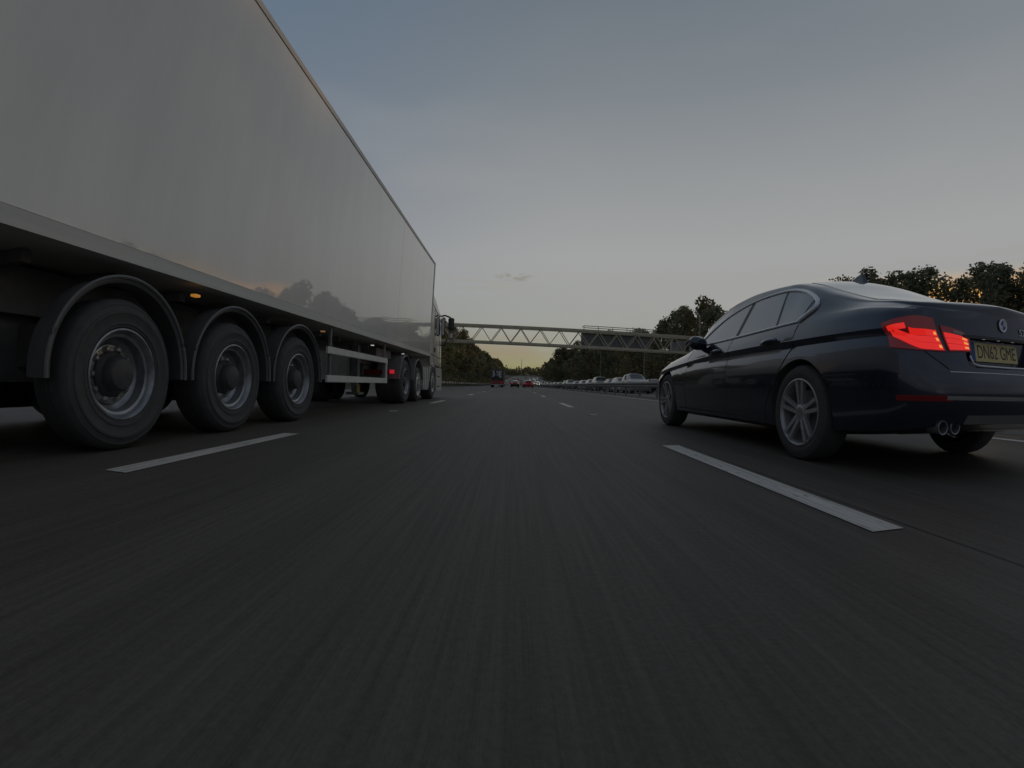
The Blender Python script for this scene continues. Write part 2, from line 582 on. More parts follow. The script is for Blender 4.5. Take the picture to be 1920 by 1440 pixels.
def cr(pts, n):
    """Catmull-Rom through pts, n samples per span"""
    P = np.array(pts, float)
    P = np.vstack([2 * P[0] - P[1], P, 2 * P[-1] - P[-2]])
    o = []
    for i in range(1, len(P) - 2):
        for k in range(n):
            t = k / n
            a, b, c, d = P[i - 1], P[i], P[i + 1], P[i + 2]
            o.append(.5 * (2 * b + (c - a) * t + (2 * a - 5 * b + 4 * c - d) * t * t + (3 * b - a - 3 * c + d) * t ** 3))
    o.append(P[-2])
    return np.array(o)


def pchip(kn):
    x = np.array([k[0] for k in kn], float)
    y = np.array([k[1] for k in kn], float)
    h = np.diff(x)
    d = np.diff(y) / h
    m = np.zeros_like(y)
    m[0], m[-1] = d[0], d[-1]
    for i in range(1, len(x) - 1):
        if d[i - 1] * d[i] > 0:
            w1, w2 = 2 * h[i] + h[i - 1], h[i] + 2 * h[i - 1]
            m[i] = (w1 + w2) / (w1 / d[i - 1] + w2 / d[i])

    def f(q):
        q = min(max(q, x[0]), x[-1])
        i = int(min(max(np.searchsorted(x, q) - 1, 0), len(x) - 2))
        t = (q - x[i]) / h[i]
        return float((2 * t**3 - 3 * t**2 + 1) * y[i] + (t**3 - 2 * t**2 + t) * h[i] * m[i] + (-2 * t**3 + 3 * t**2) * y[i + 1] + (t**3 - t**2) * h[i] * m[i + 1])
    return f


def text_mesh(name, body, size, m, parent, mtx, extrude=0.001):
    cu = bpy.data.curves.new(name, 'FONT')
    cu.body = body
    cu.size = size
    cu.align_x = 'CENTER'
    cu.align_y = 'CENTER'
    cu.extrude = extrude
    tmp = bpy.data.objects.new(name + '_tmp', cu)
    COL.objects.link(tmp)
    dg = bpy.context.evaluated_depsgraph_get()
    me = bpy.data.meshes.new_from_object(tmp.evaluated_get(dg))
    bpy.data.objects.remove(tmp)
    me.name = name
    me.materials.clear()
    me.materials.append(m)
    o = link(name, me, parent)
    o.matrix_local = mtx
    return o


# ------------------------------------------------------------------ ground
def zr(y):
    """height of the motorway: flat, then climbing away"""
    if y < 130:
        return 0.0
    if y < 330:
        return 8.0e-5 * (y - 130) ** 2
    z = 8.0e-5 * 200 ** 2 + 0.032 * (min(y, 900) - 330)
    return z


def cx(y):
    return 0.0 if y < 150 else 4.0e-5 * (y - 150) ** 2


ys = [-60, -30, -10, 0, 10, 20, 40, 60, 80, 100, 130] + list(range(145, 331, 15)) + list(range(350, 901, 50)) + [1100, 1500, 2500]


def strip(name, lanes, m, dz, y0=None, y1=None, xs_fn=None):
    b = MB()
    yy = [y for y in ys if (y0 is None or y > y0) and (y1 is None or y < y1)]
    if y0 is not None:
        yy = [y0] + yy
    if y1 is not None:
        yy = yy + [y1]
    for x0, x1 in lanes:
        vs = []
        for y in yy:
            vs += [(x0 + cx(y), y, zr(y) + dz), (x1 + cx(y), y, zr(y) + dz)]
        b.add(vs, [(2 * i, 2 * i + 1, 2 * i + 3, 2 * i + 2) for i in range(len(yy) - 1)])
    return b.build(name, m, smooth=True)


# ground: one sheet with banks either side
gb = MB()
prof = [(-900, 40), (-300, 20), (-90, 4), (-40, 1.2), (-16, 0.3), (-12, -0.02), (-9.8, -0.02), (5.8, -0.02), (21.5, -0.02), (24, 0.1), (40, 0.6), (90, 2), (300, 15), (900, 40)]
P = [[(x + cx(y), y, zr(y) + z * (1 if y > 0 else 1)) for x, z in prof] for y in ys]
gb.grid(P)
structure(gb.build('ground', M['grass']))
structure(strip('road', [(-9.8, 6.2)], M['road'], 0.0))
structure(strip('opposite_road', [(8.2, 21.0)], M['road'], 0.0))
structure(strip('central_reservation_ground', [(6.2, 8.2)], M['concrete'], 0.004))
lm = MB()


def dash(x, y0, ln, w):
    n = 1 if y0 < 120 else 3
    for i in range(n):
        a, b = y0 + ln * i / n, y0 + ln * (i + 1) / n
        lm.add([(x - w / 2 + cx(a), a, zr(a) + .004), (x + w / 2 + cx(a), a, zr(a) + .004), (x + w / 2 + cx(b), b, zr(b) + .004), (x - w / 2 + cx(b), b, zr(b) + .004)], [(0, 1, 2, 3)])


for k in range(-2, 44):
    dash(-1.97, 1.82 + 9.0 * k, 2.0, 0.15)
    dash(1.32, 1.30 + 9.2 * k, 2.43, 0.15)
    dash(-5.28, 3.9 + 9.1 * k, 2.1, 0.13)
    dash(12.3, 3 + 9.0 * k, 2.0, 0.13)
    dash(16.0, 3 + 9.0 * k, 2.0, 0.13)
for k in range(-4, 60):
    for x in (5.45, -8.7, 8.75, 20.2):
        dash(x, k * 8.0, 8.0, 0.16)
structure(lm.build('lane_markings', M['paintline'], smooth=False))
jm = MB()
for x in (1.45,):
    for k in range(-3, 20):
        for q in range(4):
            a_, b_ = k * 8 + q * 2, k * 8 + q * 2 + 2
            j0, j1 = .012 * math.sin(a_ * 1.7 + x), .012 * math.sin(b_ * 1.7 + x)
            jm.add([(x - .003 + j0, a_, .0025), (x + .003 + j0, a_, .0025), (x + .003 + j1, b_, .0025), (x - .003 + j1, b_, .0025)], [(0, 1, 2, 3)])
structure(jm.build('road_joint', M['seam'], smooth=False))

# reflective studs between the dashes
proto_me = MB().prism([(-.09, 0), (.09, 0), (.05, .018), (-.05, .018)], -.06, .06).mesh('road_stud', M['stud'])
lens_me = MB().box(-.045, .045, -.072, -.058, .006, .016).mesh('lens', M['stud_glass'])
ORD = ['nearest', 'second nearest', 'third nearest', 'fourth nearest', 'fifth nearest', 'sixth nearest', 'seventh nearest', 'eighth nearest', 'ninth nearest', 'tenth nearest']
for k in range(5):
    for x, y0, side in ((-1.97, 7.35, 'left'), (1.32, 7.63, 'right')):
        o = link('road_stud', proto_me, loc=(x, y0 + 9.1 * k, 0.003))
        tag(o, f'reflective stud in a gap of the {side} dashed lane line, {ORD[k]} to the camera', 'road stud', 'reflective studs along the lane lines')
        link('lens', lens_me, o)


# ------------------------------------------------------------------ wheels
def lorry_wheel(parent, x, y, kind, r=0.5, sgn=1):
    """kind: 'deep' (trailer), 'drive' (twin), 'flat' (steer)"""
    w = bpy.data.objects.new('wheel', None)
    COL.objects.link(w)
    w.parent = parent
    w.location = (x, y, r)
    if sgn < 0:
        w.rotation_euler = (0, 0, math.pi)
    tw = 0.36 if kind != 'drive' else 0.62
    rr = 0.292
    key = f'lw_{kind}_{r}'
    if key not in MESH:
        t = MB()
        q = [(-.02, rr), (-.004, rr + .016), (-.004, rr + .026), (.003, rr + .032), (.003, rr + .042), (-.001, rr + .046), (.0, r - .098), (.004, r - .092), (.003, r - .078), (-.004, r - .074), (-.014, r - .045), (-.012, r - .04), (-.034, r - .014), (-.06, r)]
        pr = q + [(-tw + .07, r), (-tw + .03, r - .03), (-tw, r - .1), (-tw + .02, rr)]
        t.lathe(pr, 56)
        for g in (.14, .18, .22):            # tread grooves
            t.lathe([(-g, r + .001), (-g - .012, r + .001)], 56, mi=1)
        tm = t.mesh('tyre', [M['tyre'], M['hub']])
        b = MB()
        if kind in ('deep', 'drive'):
            d = .15 if kind == 'deep' else .17
            b.lathe([(-.03, rr + .004), (-.008, rr + .004), (-.004, rr - .006), (-.016, rr - .018), (-.05, rr - .030), (-.058, rr - .048), (-d + .02, rr - .056), (-d, rr - .075), (-d - .01, .19), (-d + .012, .165), (-d, .15)], 56)
            rm = b.mesh('rim', M['rim'])
            h = MB()
            h.lathe([(-d - .02, .155), (-d + .03, .15), (-d + .06, .12), (-.035, .112), (-.015, .095), (-.008, .05), (-.006, 0.001)], 32)
            hm = h.mesh('hub', M['hub'])
            nx, nr = -d + .012, .168
        else:
            b.lathe([(-.03, rr + .004), (-.008, rr + .004), (-.004, rr - .006), (-.03, rr - .03), (-.07, rr - .05), (-.05, .2), (.005, .165), (.012, .145), (.0, .12)], 48)
            rm = b.mesh('rim', M['alu'])
            h = MB()
            h.lathe([(-.04, .13), (.02, .11), (.03, .08), (.032, .001)], 32)
            hm = h.mesh('hub', M['rim'])
            nx, nr = .012, .155
        nb = MB()
        ring = []
        for i in range(120):
            an = 2 * math.pi * i / 120
            q = max(0.0, math.cos(10 * an) - .25) / .75
            lift = .026 * min(1.0, q * 2.2)
            ring.append([(nx + l_, (nr + d_) * math.cos(an), (nr + d_) * math.sin(an)) for l_, d_ in ((0.0, -.026), (.003, -.018), (.003 + lift, -.012), (.003 + lift * 1.1, 0), (.003 + lift, .012), (.003, .018), (.0, .026))])
        ring.append(ring[0])
        nb.grid(ring)
        MESH[key] = (tm, rm, hm, nb.mesh('nut_ring', M['nut']))
    tm, rm, hm, nm = MESH[key]
    link('tyre', tm, w)
    link('rim', rm, w)
    link('hub', hm, w)
    link('nut_ring', nm, w)
    return w


MESH = {}
# ------------------------------------------------------------------ semi trailer
TX = -2.49
trailer = empty('semi_trailer', (0, 0, 0), 'long glossy white box semi trailer filling the left side, three axles under it', 'trailer')
YF, YB, XL = 13.28, -0.32, TX - 2.5


def lean(p, z0=1.2):
    """the box body leans a touch towards the road and rises to the front"""
    x, y, z = p
    return (x + (z - z0) * 0.020, y, z + (y - 1.5) * 0.0052)


def lean_mb(b):
    b.v = [lean(p) for p in b.v]
    return b


ZB, ZT = 1.20, 3.985
b = MB().box(XL, TX - .004, YB, YF, ZB + .105, ZT - .07)
lean_mb(b).build('cargo_box', M['trailer'], trailer, smooth=False)
b = MB().box(XL - .004, TX + .004, YB, YF, ZB + .03, ZB + .1)
b.box(XL - .004, TX + .012, YB, YF, ZB, ZB + .028)
rail = lean_mb(b).build('bottom_rail', M['alu'], trailer, smooth=False)
b = MB().box(XL + .01, TX - .012, YB + .01, YF - .01, ZB + .098, ZB + .107)
b.box(TX - .03, TX + .0005, YB, YF, ZB + .0265, ZB + .0312)
lean_mb(b).build('rail_seam', M['seam'], rail, smooth=False)
b = MB().box(XL - .004, TX + .006, YB, YF + .004, ZT - .065, ZT)
lean_mb(b).build('top_rail', M['alu'], trailer, smooth=False)
b = MB().box(XL + .01, TX - .012, YB + .01, YF - .01, ZT - .072, ZT - .063)
lean_mb(b).build('top_seam', M['seam'], trailer, smooth=False)
b = MB().box(TX - .06, TX + .007, YF - .075, YF + .02, ZB + .02, ZT + .002)
lean_mb(b).build('corner_post', M['alu'], trailer, smooth=False)
b = MB()
for yy in (9.42,):
    b.box(TX - .01, TX - .0025, yy, yy + .012, ZB + .11, ZT - .08)
lean_mb(b).build('panel_joint', M['trailer'], trailer, smooth=False)
# chassis
b = MB()
for xx in (TX - .78, TX - 1.72):
    b.box(xx - .07, xx + .07, YB + .2, YF - .2, .86, 1.17)
for yy in np.arange(.3, 13, .75):
    b.box(XL + .3, TX - .34, yy, yy + .07, 1.12, 1.195)
b.box(TX - 2.2, TX - .5, 6.5, 8.2, .5, .95)                  # pallet box / battery carrier between the legs
b.box(TX - 1.9, TX - .35, .9, 1.5, .55, .9)
b.box(TX - 1.65, TX - .85, 1.5, 5.9, .42, .9)  # filler added to block the view between the axles and keep it dark
b.box(XL + .04, XL + .09, 5.9, 8.8, .45, .95)
b.build('chassis', M['chassis'], trailer, smooth=False)
sb_ = MB().box(XL + .12, TX - .55, -.3, 1.78, .22, 1.0)  # box added only to darken the open gap under the trailer's rear
sb_.build('rear_shade_box', M['chassis'], trailer, smooth=False)
MB().box(XL + .03, XL + .07, 1.8, 5.88, .14, 1.15).build('far_shade_screen', M['black'], trailer, smooth=False)  # screen added on the hidden side so the gaps between wheels stay dark
for yy in (2.41, 3.72, 5.03):
    MB().tube([(TX - 2.3, yy, .5), (TX - .2, yy, .5)], .075, 12).box(TX - .95, TX - .6, yy - .25, yy + .25, .52, .8).build('axle', M['chassis'], trailer)
    lorry_wheel(trailer, TX - .015, yy, 'deep', .488)
    lorry_wheel(trailer, XL + .015, yy, 'deep', .488, sgn=-1)
    g = MB()
    g.lathe([(-.20, .60), (-.03, .612), (-.004, .606), (.0, .592), (-.012, .575), (-.03, .58), (-.20, .585)], 44, (TX - .01, yy, .5), a0=R(-4), a1=R(184))
    mg = g.build('mudguard', M['guard'], trailer)
    l2 = MB()
    l2.tube([(TX - .006, yy + .612 * math.cos(a), .5 + .612 * math.sin(a)) for a in np.linspace(R(-4), R(184), 44)], .013, 6)
    l2.build('mudguard_lip', M['guard_lip'], mg)
for yy in (3.12, 5.69, 7.85, 10.1):
    e_ = .032 if yy < 4 else .026
    mk = MB().box(TX - .05, TX - .002, yy - e_, yy + e_, 1.12 - e_ * .3, 1.12 + e_ * .3)
    mk.lathe([(0, e_ * .32), (.006, e_ * .25), (.008, .001)], 12, (TX - .002, yy, 1.12))
    o = mk.build('marker_light', M['amber' if yy < 4 else ('amber_dim' if yy < 6 else 'white_lamp')], trailer,
                 label='lit orange marker light' if yy < 4 else 'pale marker light')
    if yy > 4:
        o.scale = (1, 1, 1)
for z0, z1 in ((.46, .555), (.845, .94)):
    gr = MB().box(TX - .03, TX, 5.83, 8.78, z0, z1)
    gr.box(TX - .001, TX + .004, 5.85, 8.76, z0 + .01, z0 + .016)
    gr.build('side_guard_rail', M['sideguard'], trailer, smooth=False)
for yy in (6.02, 8.7):
    MB().bar((TX - .055, yy, .46), (TX - .055, yy, 1.2), .035, .05).build('side_guard_post', M['chassis'], trailer, smooth=False)
MB().box(TX - .03, TX - .002, 8.70, 8.765, .556, .844).build('side_guard_post', M['sideguard'], trailer, smooth=False)
for xx in (TX - .42, TX - 2.05):
    lg = MB().bar((xx, 8.1, 1.15), (xx, 8.1, .55), .13, .13).bar((xx, 8.1, .6), (xx, 8.1, .3), .1, .1).box(xx - .12, xx + .12, 7.95, 8.25, .24, .285)
    o = lg.build('landing_leg', M['chassis'], trailer, smooth=False)
    MB().box(xx + .055, xx + .07, 8.02, 8.18, .27, .42).build('leg_tag', M['yellow'], o, smooth=False)
pal = MB().box(TX - .9, TX - .28, 8.9, 10.0, 1.0, 1.16)
pal.build('kingpin_plate', M['chassis'], trailer, smooth=False)

# ------------------------------------------------------------------ tractor unit
tr = empty('tractor_unit', (0, 0, 0), 'white lorry tractor unit coupled to the front of the long trailer', 'lorry')
CX0, CX1 = TX - 2.48, TX - .02
b = MB()
for xx in (TX - .82, TX - 1.68):
    b.box(xx - .05, xx + .05, 9.55, 15.0, .62, .9)
b.box(TX - 2.0, TX - .4, 9.7, 9.85, .55, .75)
b.box(TX - 2.2, TX - .55, 9.9, 11.2, .9, 1.05)
b.build('chassis', M['chassis'], tr, smooth=False)
MB().box(TX - 2.4, TX - .2, 9.60, 9.66, .64, .74).build('rear_crossbar', M['red_dull'], tr, smooth=False)
for xx in (TX - .14, TX - 2.36):
    l = MB().box(xx - .04, xx + .04, 9.58, 9.66, .665, .745)
    l.lathe([(0, .036), (.006, .026), (.008, .001)], 12, (xx + .04, 9.62, .705))
    l.build('tail_light', M['red_lamp'], tr, smooth=False)
for sg, x in ((1, TX - .01), (-1, XL + .01)):
    lorry_wheel(tr, x, 10.4, 'drive', .5, sg)
    lorry_wheel(tr, x, 11.78, 'flat', .44, sg)
    lorry_wheel(tr, x, 13.9, 'flat', .5, sg)
for yy, rr in ((10.4, .6), (11.78, .58)):
    g = MB()
    g.lathe([(-.55, rr), (-.02, rr + .015), (0, rr), (-.01, rr - .02), (-.55, rr - .02)], 30, (TX - .0, yy, .5), a0=R(5), a1=R(175))
    g.build('mudguard', M['cab_grey'], tr)
# tank and steps between the axles
b = MB().prism([(12.55, .30), (12.5, .4), (12.5, .86), (12.56, .93), (13.22, .93), (13.28, .86), (13.28, .4), (13.22, .30)], TX - .62, TX - .02)
tank = b.build('fuel_tank', M['alu'], tr)
b = MB()
for yy in (12.62, 12.86, 13.12):
    b.box(TX - .63, TX - .008, yy, yy + .04, .285, .945)
b.build('tank_strap', M['cab_grey'], tank, smooth=False)
MB().tube([(TX - .25, 11.0, .3), (TX - .25, 12.5, .3)], .1, 14).build('air_tank', M['cab_grey'], tr)
# cab body: side profile, rounded
prof = [(13.42, .95), (13.42, 2.9), (13.46, 3.22), (13.75, 3.18), (14.3, 3.02), (14.95, 2.82), (15.22, 2.62), (15.36, 2.0), (15.44, 1.5), (15.46, 1.05), (15.42, .95)]
cb = MB().prism(prof, CX0, CX1)
cabm = cb.mesh('cab', M['cab'])
bm = bmesh.new()
bm.from_mesh(cabm)
bmesh.ops.bevel(bm, geom=list(bm.edges), offset=.06, segments=3, affect='EDGES', profile=.6)
bm.to_mesh(cabm)
bm.free()
cabm.polygons.foreach_set('use_smooth', [True] * len(cabm.polygons))
cabm.set_sharp_from_angle(angle=R(35))
cab = link('cab', cabm, tr)
# roof deflector narrower than the cab, higher
df = MB().prism([(13.44, 3.0), (13.44, 3.78), (13.7, 3.78), (14.4, 3.5), (15.0, 3.1), (15.1, 2.8)], CX0 + .28, CX1 - .28)
dfm = df.mesh('roof_deflector', M['cab'])
bm = bmesh.new()
bm.from_mesh(dfm)
bmesh.ops.bevel(bm, geom=list(bm.edges), offset=.1, segments=3, affect='EDGES', profile=.6)
bm.to_mesh(dfm)
bm.free()
dfm.polygons.foreach_set('use_smooth', [True] * len(dfm.polygons))
link('roof_deflector', dfm, tr)
# lower front quarter with wheel arch
lo = [(13.36, .30), (13.36, .95), (15.44, .95), (15.52, .6), (15.5, .22), (14.55, .22)] + [(13.9 + .6 * math.cos(a), .5 + .6 * math.sin(a)) for a in np.linspace(R(-20), R(200), 20)]
lo = [(13.30, .52), (13.30, .98), (15.45, .98), (15.53, .62), (15.50, .24), (14.50, .24)] + [(13.9 + .59 * math.cos(a), .5 + .59 * math.sin(a)) for a in np.linspace(R(-10), R(176), 22)]
MB().prism(lo, TX - .5, TX - .004).build('wheel_arch_panel', M['cab'], tr, smooth=False)
MB().box(CX0, TX - .51, 15.2, 15.5, .25, .95).build('bumper', M['cab'], tr, smooth=False)
for z in (.36, .68):
    MB().box(TX - .3, TX + .002, 14.62, 15.1, z, z + .04).build('step', M['black'], tr, smooth=False)
d = MB()
sl = TX - .02
for a, bb in (((13.95, 1.02), (13.95, 2.75)), ((15.05, 1.02), (15.05, 2.35)), ((13.95, 1.02), (15.05, 1.02)), ((13.95, 2.75), (14.75, 2.72)), ((14.75, 2.72), (15.05, 2.35)), ((13.42, 1.35), (15.3, 1.3)), ((13.42, 2.92), (15.2, 2.52))):
    d.bar((sl, a[0], a[1]), (sl, bb[0], bb[1]), .012, .018)
d.build('door_seam', M['seam'], cab, smooth=False)
w = MB().prism([(14.05, 1.95), (14.05, 2.68), (14.72, 2.66), (15.0, 2.3), (15.0, 1.8), (14.6, 1.95)], sl - .01, sl + .004)
w.build('side_window', M['glass'], cab, smooth=False)
MB().prism([(14.0, 1.45), (14.0, 1.58), (14.18, 1.58), (14.18, 1.45)], sl, sl + .02).build('door_handle', M['black'], cab, smooth=False)
MB().prism([(13.44, 1.0), (13.44, 3.1), (13.3, 3.05), (13.3, 1.05)], CX1 - .02, CX1 + .0).build('air_fairing', M['cab_grey'], tr, smooth=False)
MB().tube([(TX - .02, 15.15, 2.72), (TX + .10, 15.2, 2.76), (TX + .28, 15.28, 2.70)], .028, 8).build('mirror_arm', M['black'], tr)
MB().tube([(TX - .02, 15.2, 1.75), (TX + .12, 15.25, 1.80), (TX + .18, 15.28, 1.98)], .026, 8).build('mirror_arm', M['black'], tr)
for x0, x1, z0, z1, yy in ((TX + .01, TX + .14, 2.05, 2.68, 15.05), (TX + .2, TX + .40, 2.30, 2.70, 15.3), (TX + .20, TX + .38, 1.98, 2.20, 15.34)):
    h = MB().box(x0, x1, yy, yy + .12, z0, z1)
    hm = h.mesh('mirror', M['black'])
    bm = bmesh.new()
    bm.from_mesh(hm)
    bmesh.ops.bevel(bm, geom=list(bm.edges), offset=.03, segments=3, affect='EDGES')
    bm.to_mesh(hm)
    bm.free()
    o = link('mirror', hm, tr)
    MB().box(x0 + .025, x1 - .025, yy - .004, yy + .003, z0 + .03, z1 - .03).build('mirror_glass', M['mirror_glass'] if x0 < TX + .1 or z0 < 2 else M['glass'], o, smooth=False)


# ------------------------------------------------------------------ cars
class CarShape:
    """outer skin of a car: rings of (u, s, z) along the outline from rear centre to front centre (left half, u > 0)"""
    def __init__(s, plan, rows, top, np_=6, nt=5, dense=True):
        s.plan = cr(plan, np_)
        d = np.gradient(s.plan, axis=0)
        d /= np.linalg.norm(d, axis=1)[:, None] + 1e-9
        s.nrm = np.stack([d[:, 1], -d[:, 0]], 1)       # outward (u, s)
        s.plen = np.concatenate([[0], np.cumsum(np.linalg.norm(np.diff(s.plan, axis=0), axis=1))])
        s.rings = []
        for (u, q), n in zip(s.plan, s.nrm):
            ring = []
            for inset, zf in rows:
                i = inset(q)
                ring.append((max(u - n[0] * i, 0.0), q - n[1] * i, zf(q)))
            uu, qq, zz = ring[-1]
            tp = [np.array((uu, zz))]
            lim = uu
            for uf, zf in top:
                un = min(uf(qq), lim * .86)
                tp.append(np.array((un, zf(qq))))
                lim = un
            tp[-1][0] = 0.0
            ctrl = tp + [np.array((-tp[-2][0], tp[-2][1]))]
            dn = cr(ctrl, nt)[1:nt * (len(tp) - 1) + 1]
            ring += [(max(a, 0), qq, z) for a, z in dn]
            ring[-1] = (0.0, qq, ring[-1][2])
            r0 = ring[0]
            ring = [(0.0, r0[1], r0[2] + .0)] + [(r0[0] * .5, r0[1], r0[2])] + ring
            s.rings.append(np.array(ring))
        s.A = np.array(s.rings)
        s.nrow = len(rows)

    def ring(s, p):
        i = int(min(max(np.searchsorted(s.plen, p) - 1, 0), len(s.plen) - 2))
        t = (p - s.plen[i]) / (s.plen[i + 1] - s.plen[i])
        return s.A[i] * (1 - t) + s.A[i + 1] * t

    def p_of_s(s, q):
        """path length where the side of the outline passes station q"""
        i = int(np.searchsorted(s.plan[:, 1], q))
        i = min(max(i, 1), len(s.plan) - 1)
        a, c = s.plan[i - 1, 1], s.plan[i, 1]
        t = (q - a) / (c - a) if c != a else 0
        return s.plen[i - 1] + t * (s.plen[i] - s.plen[i - 1])

    def p_of_u(s, u, z):
        lo_p, hi_p = 0.0, 1.6
        for _ in range(26):
            m_ = (lo_p + hi_p) / 2
            if s._pt(m_, z)[0] < u:
                lo_p = m_
            else:
                hi_p = m_
        return lo_p

    def p_of_s2(s, q, z):
        lo_p, hi_p = 0.0, 3.0
        for _ in range(26):
            m_ = (lo_p + hi_p) / 2
            if s._pt(m_, z)[1] < q:
                lo_p = m_
            else:
                hi_p = m_
        return lo_p

    def _pt(s, p, z):
        r = s.ring(p)[2:]
        for k in range(len(r) - 1):
            if r[k][2] <= z <= r[k + 1][2]:
                t = (z - r[k][2]) / max(r[k + 1][2] - r[k][2], 1e-9)
                return r[k] * (1 - t) + r[k + 1] * t
        return r[np.argmin(np.abs(r[:, 2] - z))]

    def pt(s, p, z, off=0.0, side=-1):
        c = s._pt(p, z)
        if True:
            a = s._pt(min(p + .02, s.plen[-1]), z) - s._pt(max(p - .02, 0), z)
            b_ = s._pt(p, z + .012) - s._pt(p, z - .012)
            n = np.cross(a, b_)
            ln = np.linalg.norm(n)
            n = n / ln if ln > 1e-9 else np.array((1., 0, 0))
            ref = np.array((c[0], 0.3 * (1 if c[1] > 1.5 else -1) if abs(c[0]) < .3 else 0, .2))
            if n.dot(ref) < 0:
                n = -n
            c = c + n * off
        return Vector((side * c[0], c[1], c[2])), Vector((side * n[0], n[1], n[2]))

    def spt(s, q, z, off=0.0, side=-1):
        return s.pt(s.p_of_s(q), z, off, side)

    def body_mesh(s, name, mats, arches=None, recess=None):
        A = s.A
        a, n = A.shape[0], A.shape[1]
        bm = bmesh.new()
        for sg in (-1, 1):
            vs = [[bm.verts.new((sg * p[0], p[1], p[2])) for p in row] for row in A]
            for i in range(a - 1):
                for j in range(n - 1):
                    f = (vs[i][j], vs[i + 1][j], vs[i + 1][j + 1], vs[i][j + 1])
                    try:
                        bm.faces.new(f if sg > 0 else f[::-1])
                    except ValueError:
                        pass
        bmesh.ops.remove_doubles(bm, verts=bm.verts, dist=2e-4)
        bmesh.ops.dissolve_degenerate(bm, edges=bm.edges, dist=1e-5)
        bmesh.ops.recalc_face_normals(bm, faces=bm.faces)
        me = bpy.data.meshes.new(name)
        bm.to_mesh(me)
        bm.free()
        for m in mats:
            me.materials.append(m)
        if arches:
            o = bpy.data.objects.new('tmp_body', me)
            COL.objects.link(o)
            cut = MB()
            for q, zc_, rad in arches:
                for sg in (-1, 1):
                    pr = [(0.0, .001), (0.0, rad), (.40, rad), (.40, .001)]
                    if sg < 0:
                        pr = [(-x, r) for x, r in pr]
                    cut.lathe(pr, 48, (sg * .60, q, zc_))
            na = len(cut.f)
            if recess:
                cut.box(*recess)
            cm = cut.mesh('tmp_cut', [mats[0], mats[1]], smooth=False)
            bm = bmesh.new()
            bm.from_mesh(cm)
            bmesh.ops.remove_doubles(bm, verts=bm.verts, dist=.003)
            for f in bm.faces:
                c_ = f.calc_center_median()
                f.material_index = 0 if recess and recess[2] - .01 < c_.y < recess[3] + .01 and abs(c_.x) < .5 else 1
            bmesh.ops.recalc_face_normals(bm, faces=bm.faces)
            bm.to_mesh(cm)
            bm.free()
            co = bpy.data.objects.new('tmp_cut', cm)
            COL.objects.link(co)
            md = o.modifiers.new('b', 'BOOLEAN')
            md.operation = 'DIFFERENCE'
            md.object = co
            md.solver = 'EXACT'
            dg = bpy.context.evaluated_depsgraph_get()
            me2 = bpy.data.meshes.new_from_object(o.evaluated_get(dg))
            bpy.data.objects.remove(o)
            bpy.data.objects.remove(co)
            me = me2
            me.name = name
        me.polygons.foreach_set('use_smooth', [True] * len(me.polygons))
        me.set_sharp_from_angle(angle=R(40))
        return me

    def patch(s, fa, n, m, off, side=-1, thick=.006):
        """fa(i_frac, j_frac) -> (p, z); a closed slab hugging the skin"""
        P_, T_ = [], []
        for i in range(n + 1):
            row, tr_ = [], []
            for j in range(m + 1):
                p, z = fa(i / n, j / m)
                c, nn = s.pt(p, z, off, side)
                row.append(c)
                tr_.append(nn * thick)
            P_.append(row)
            T_.append(tr_)
        return MB().grid(P_, thick=T_)

    def line(s, pts, r, off, side=-1, n=6, closed=False, sub=6):
        """pts of (s, z) along the side"""
        q = cr(pts, sub) if sub > 1 else np.array(pts)
        return MB().tube([s.spt(a, z, off, side)[0] for a, z in q], r, n, closed=closed)


def K(*kn):
    if len(kn) == 1 and not isinstance(kn[0], tuple):
        return lambda q, v=kn[0]: v
    return pchip(kn)


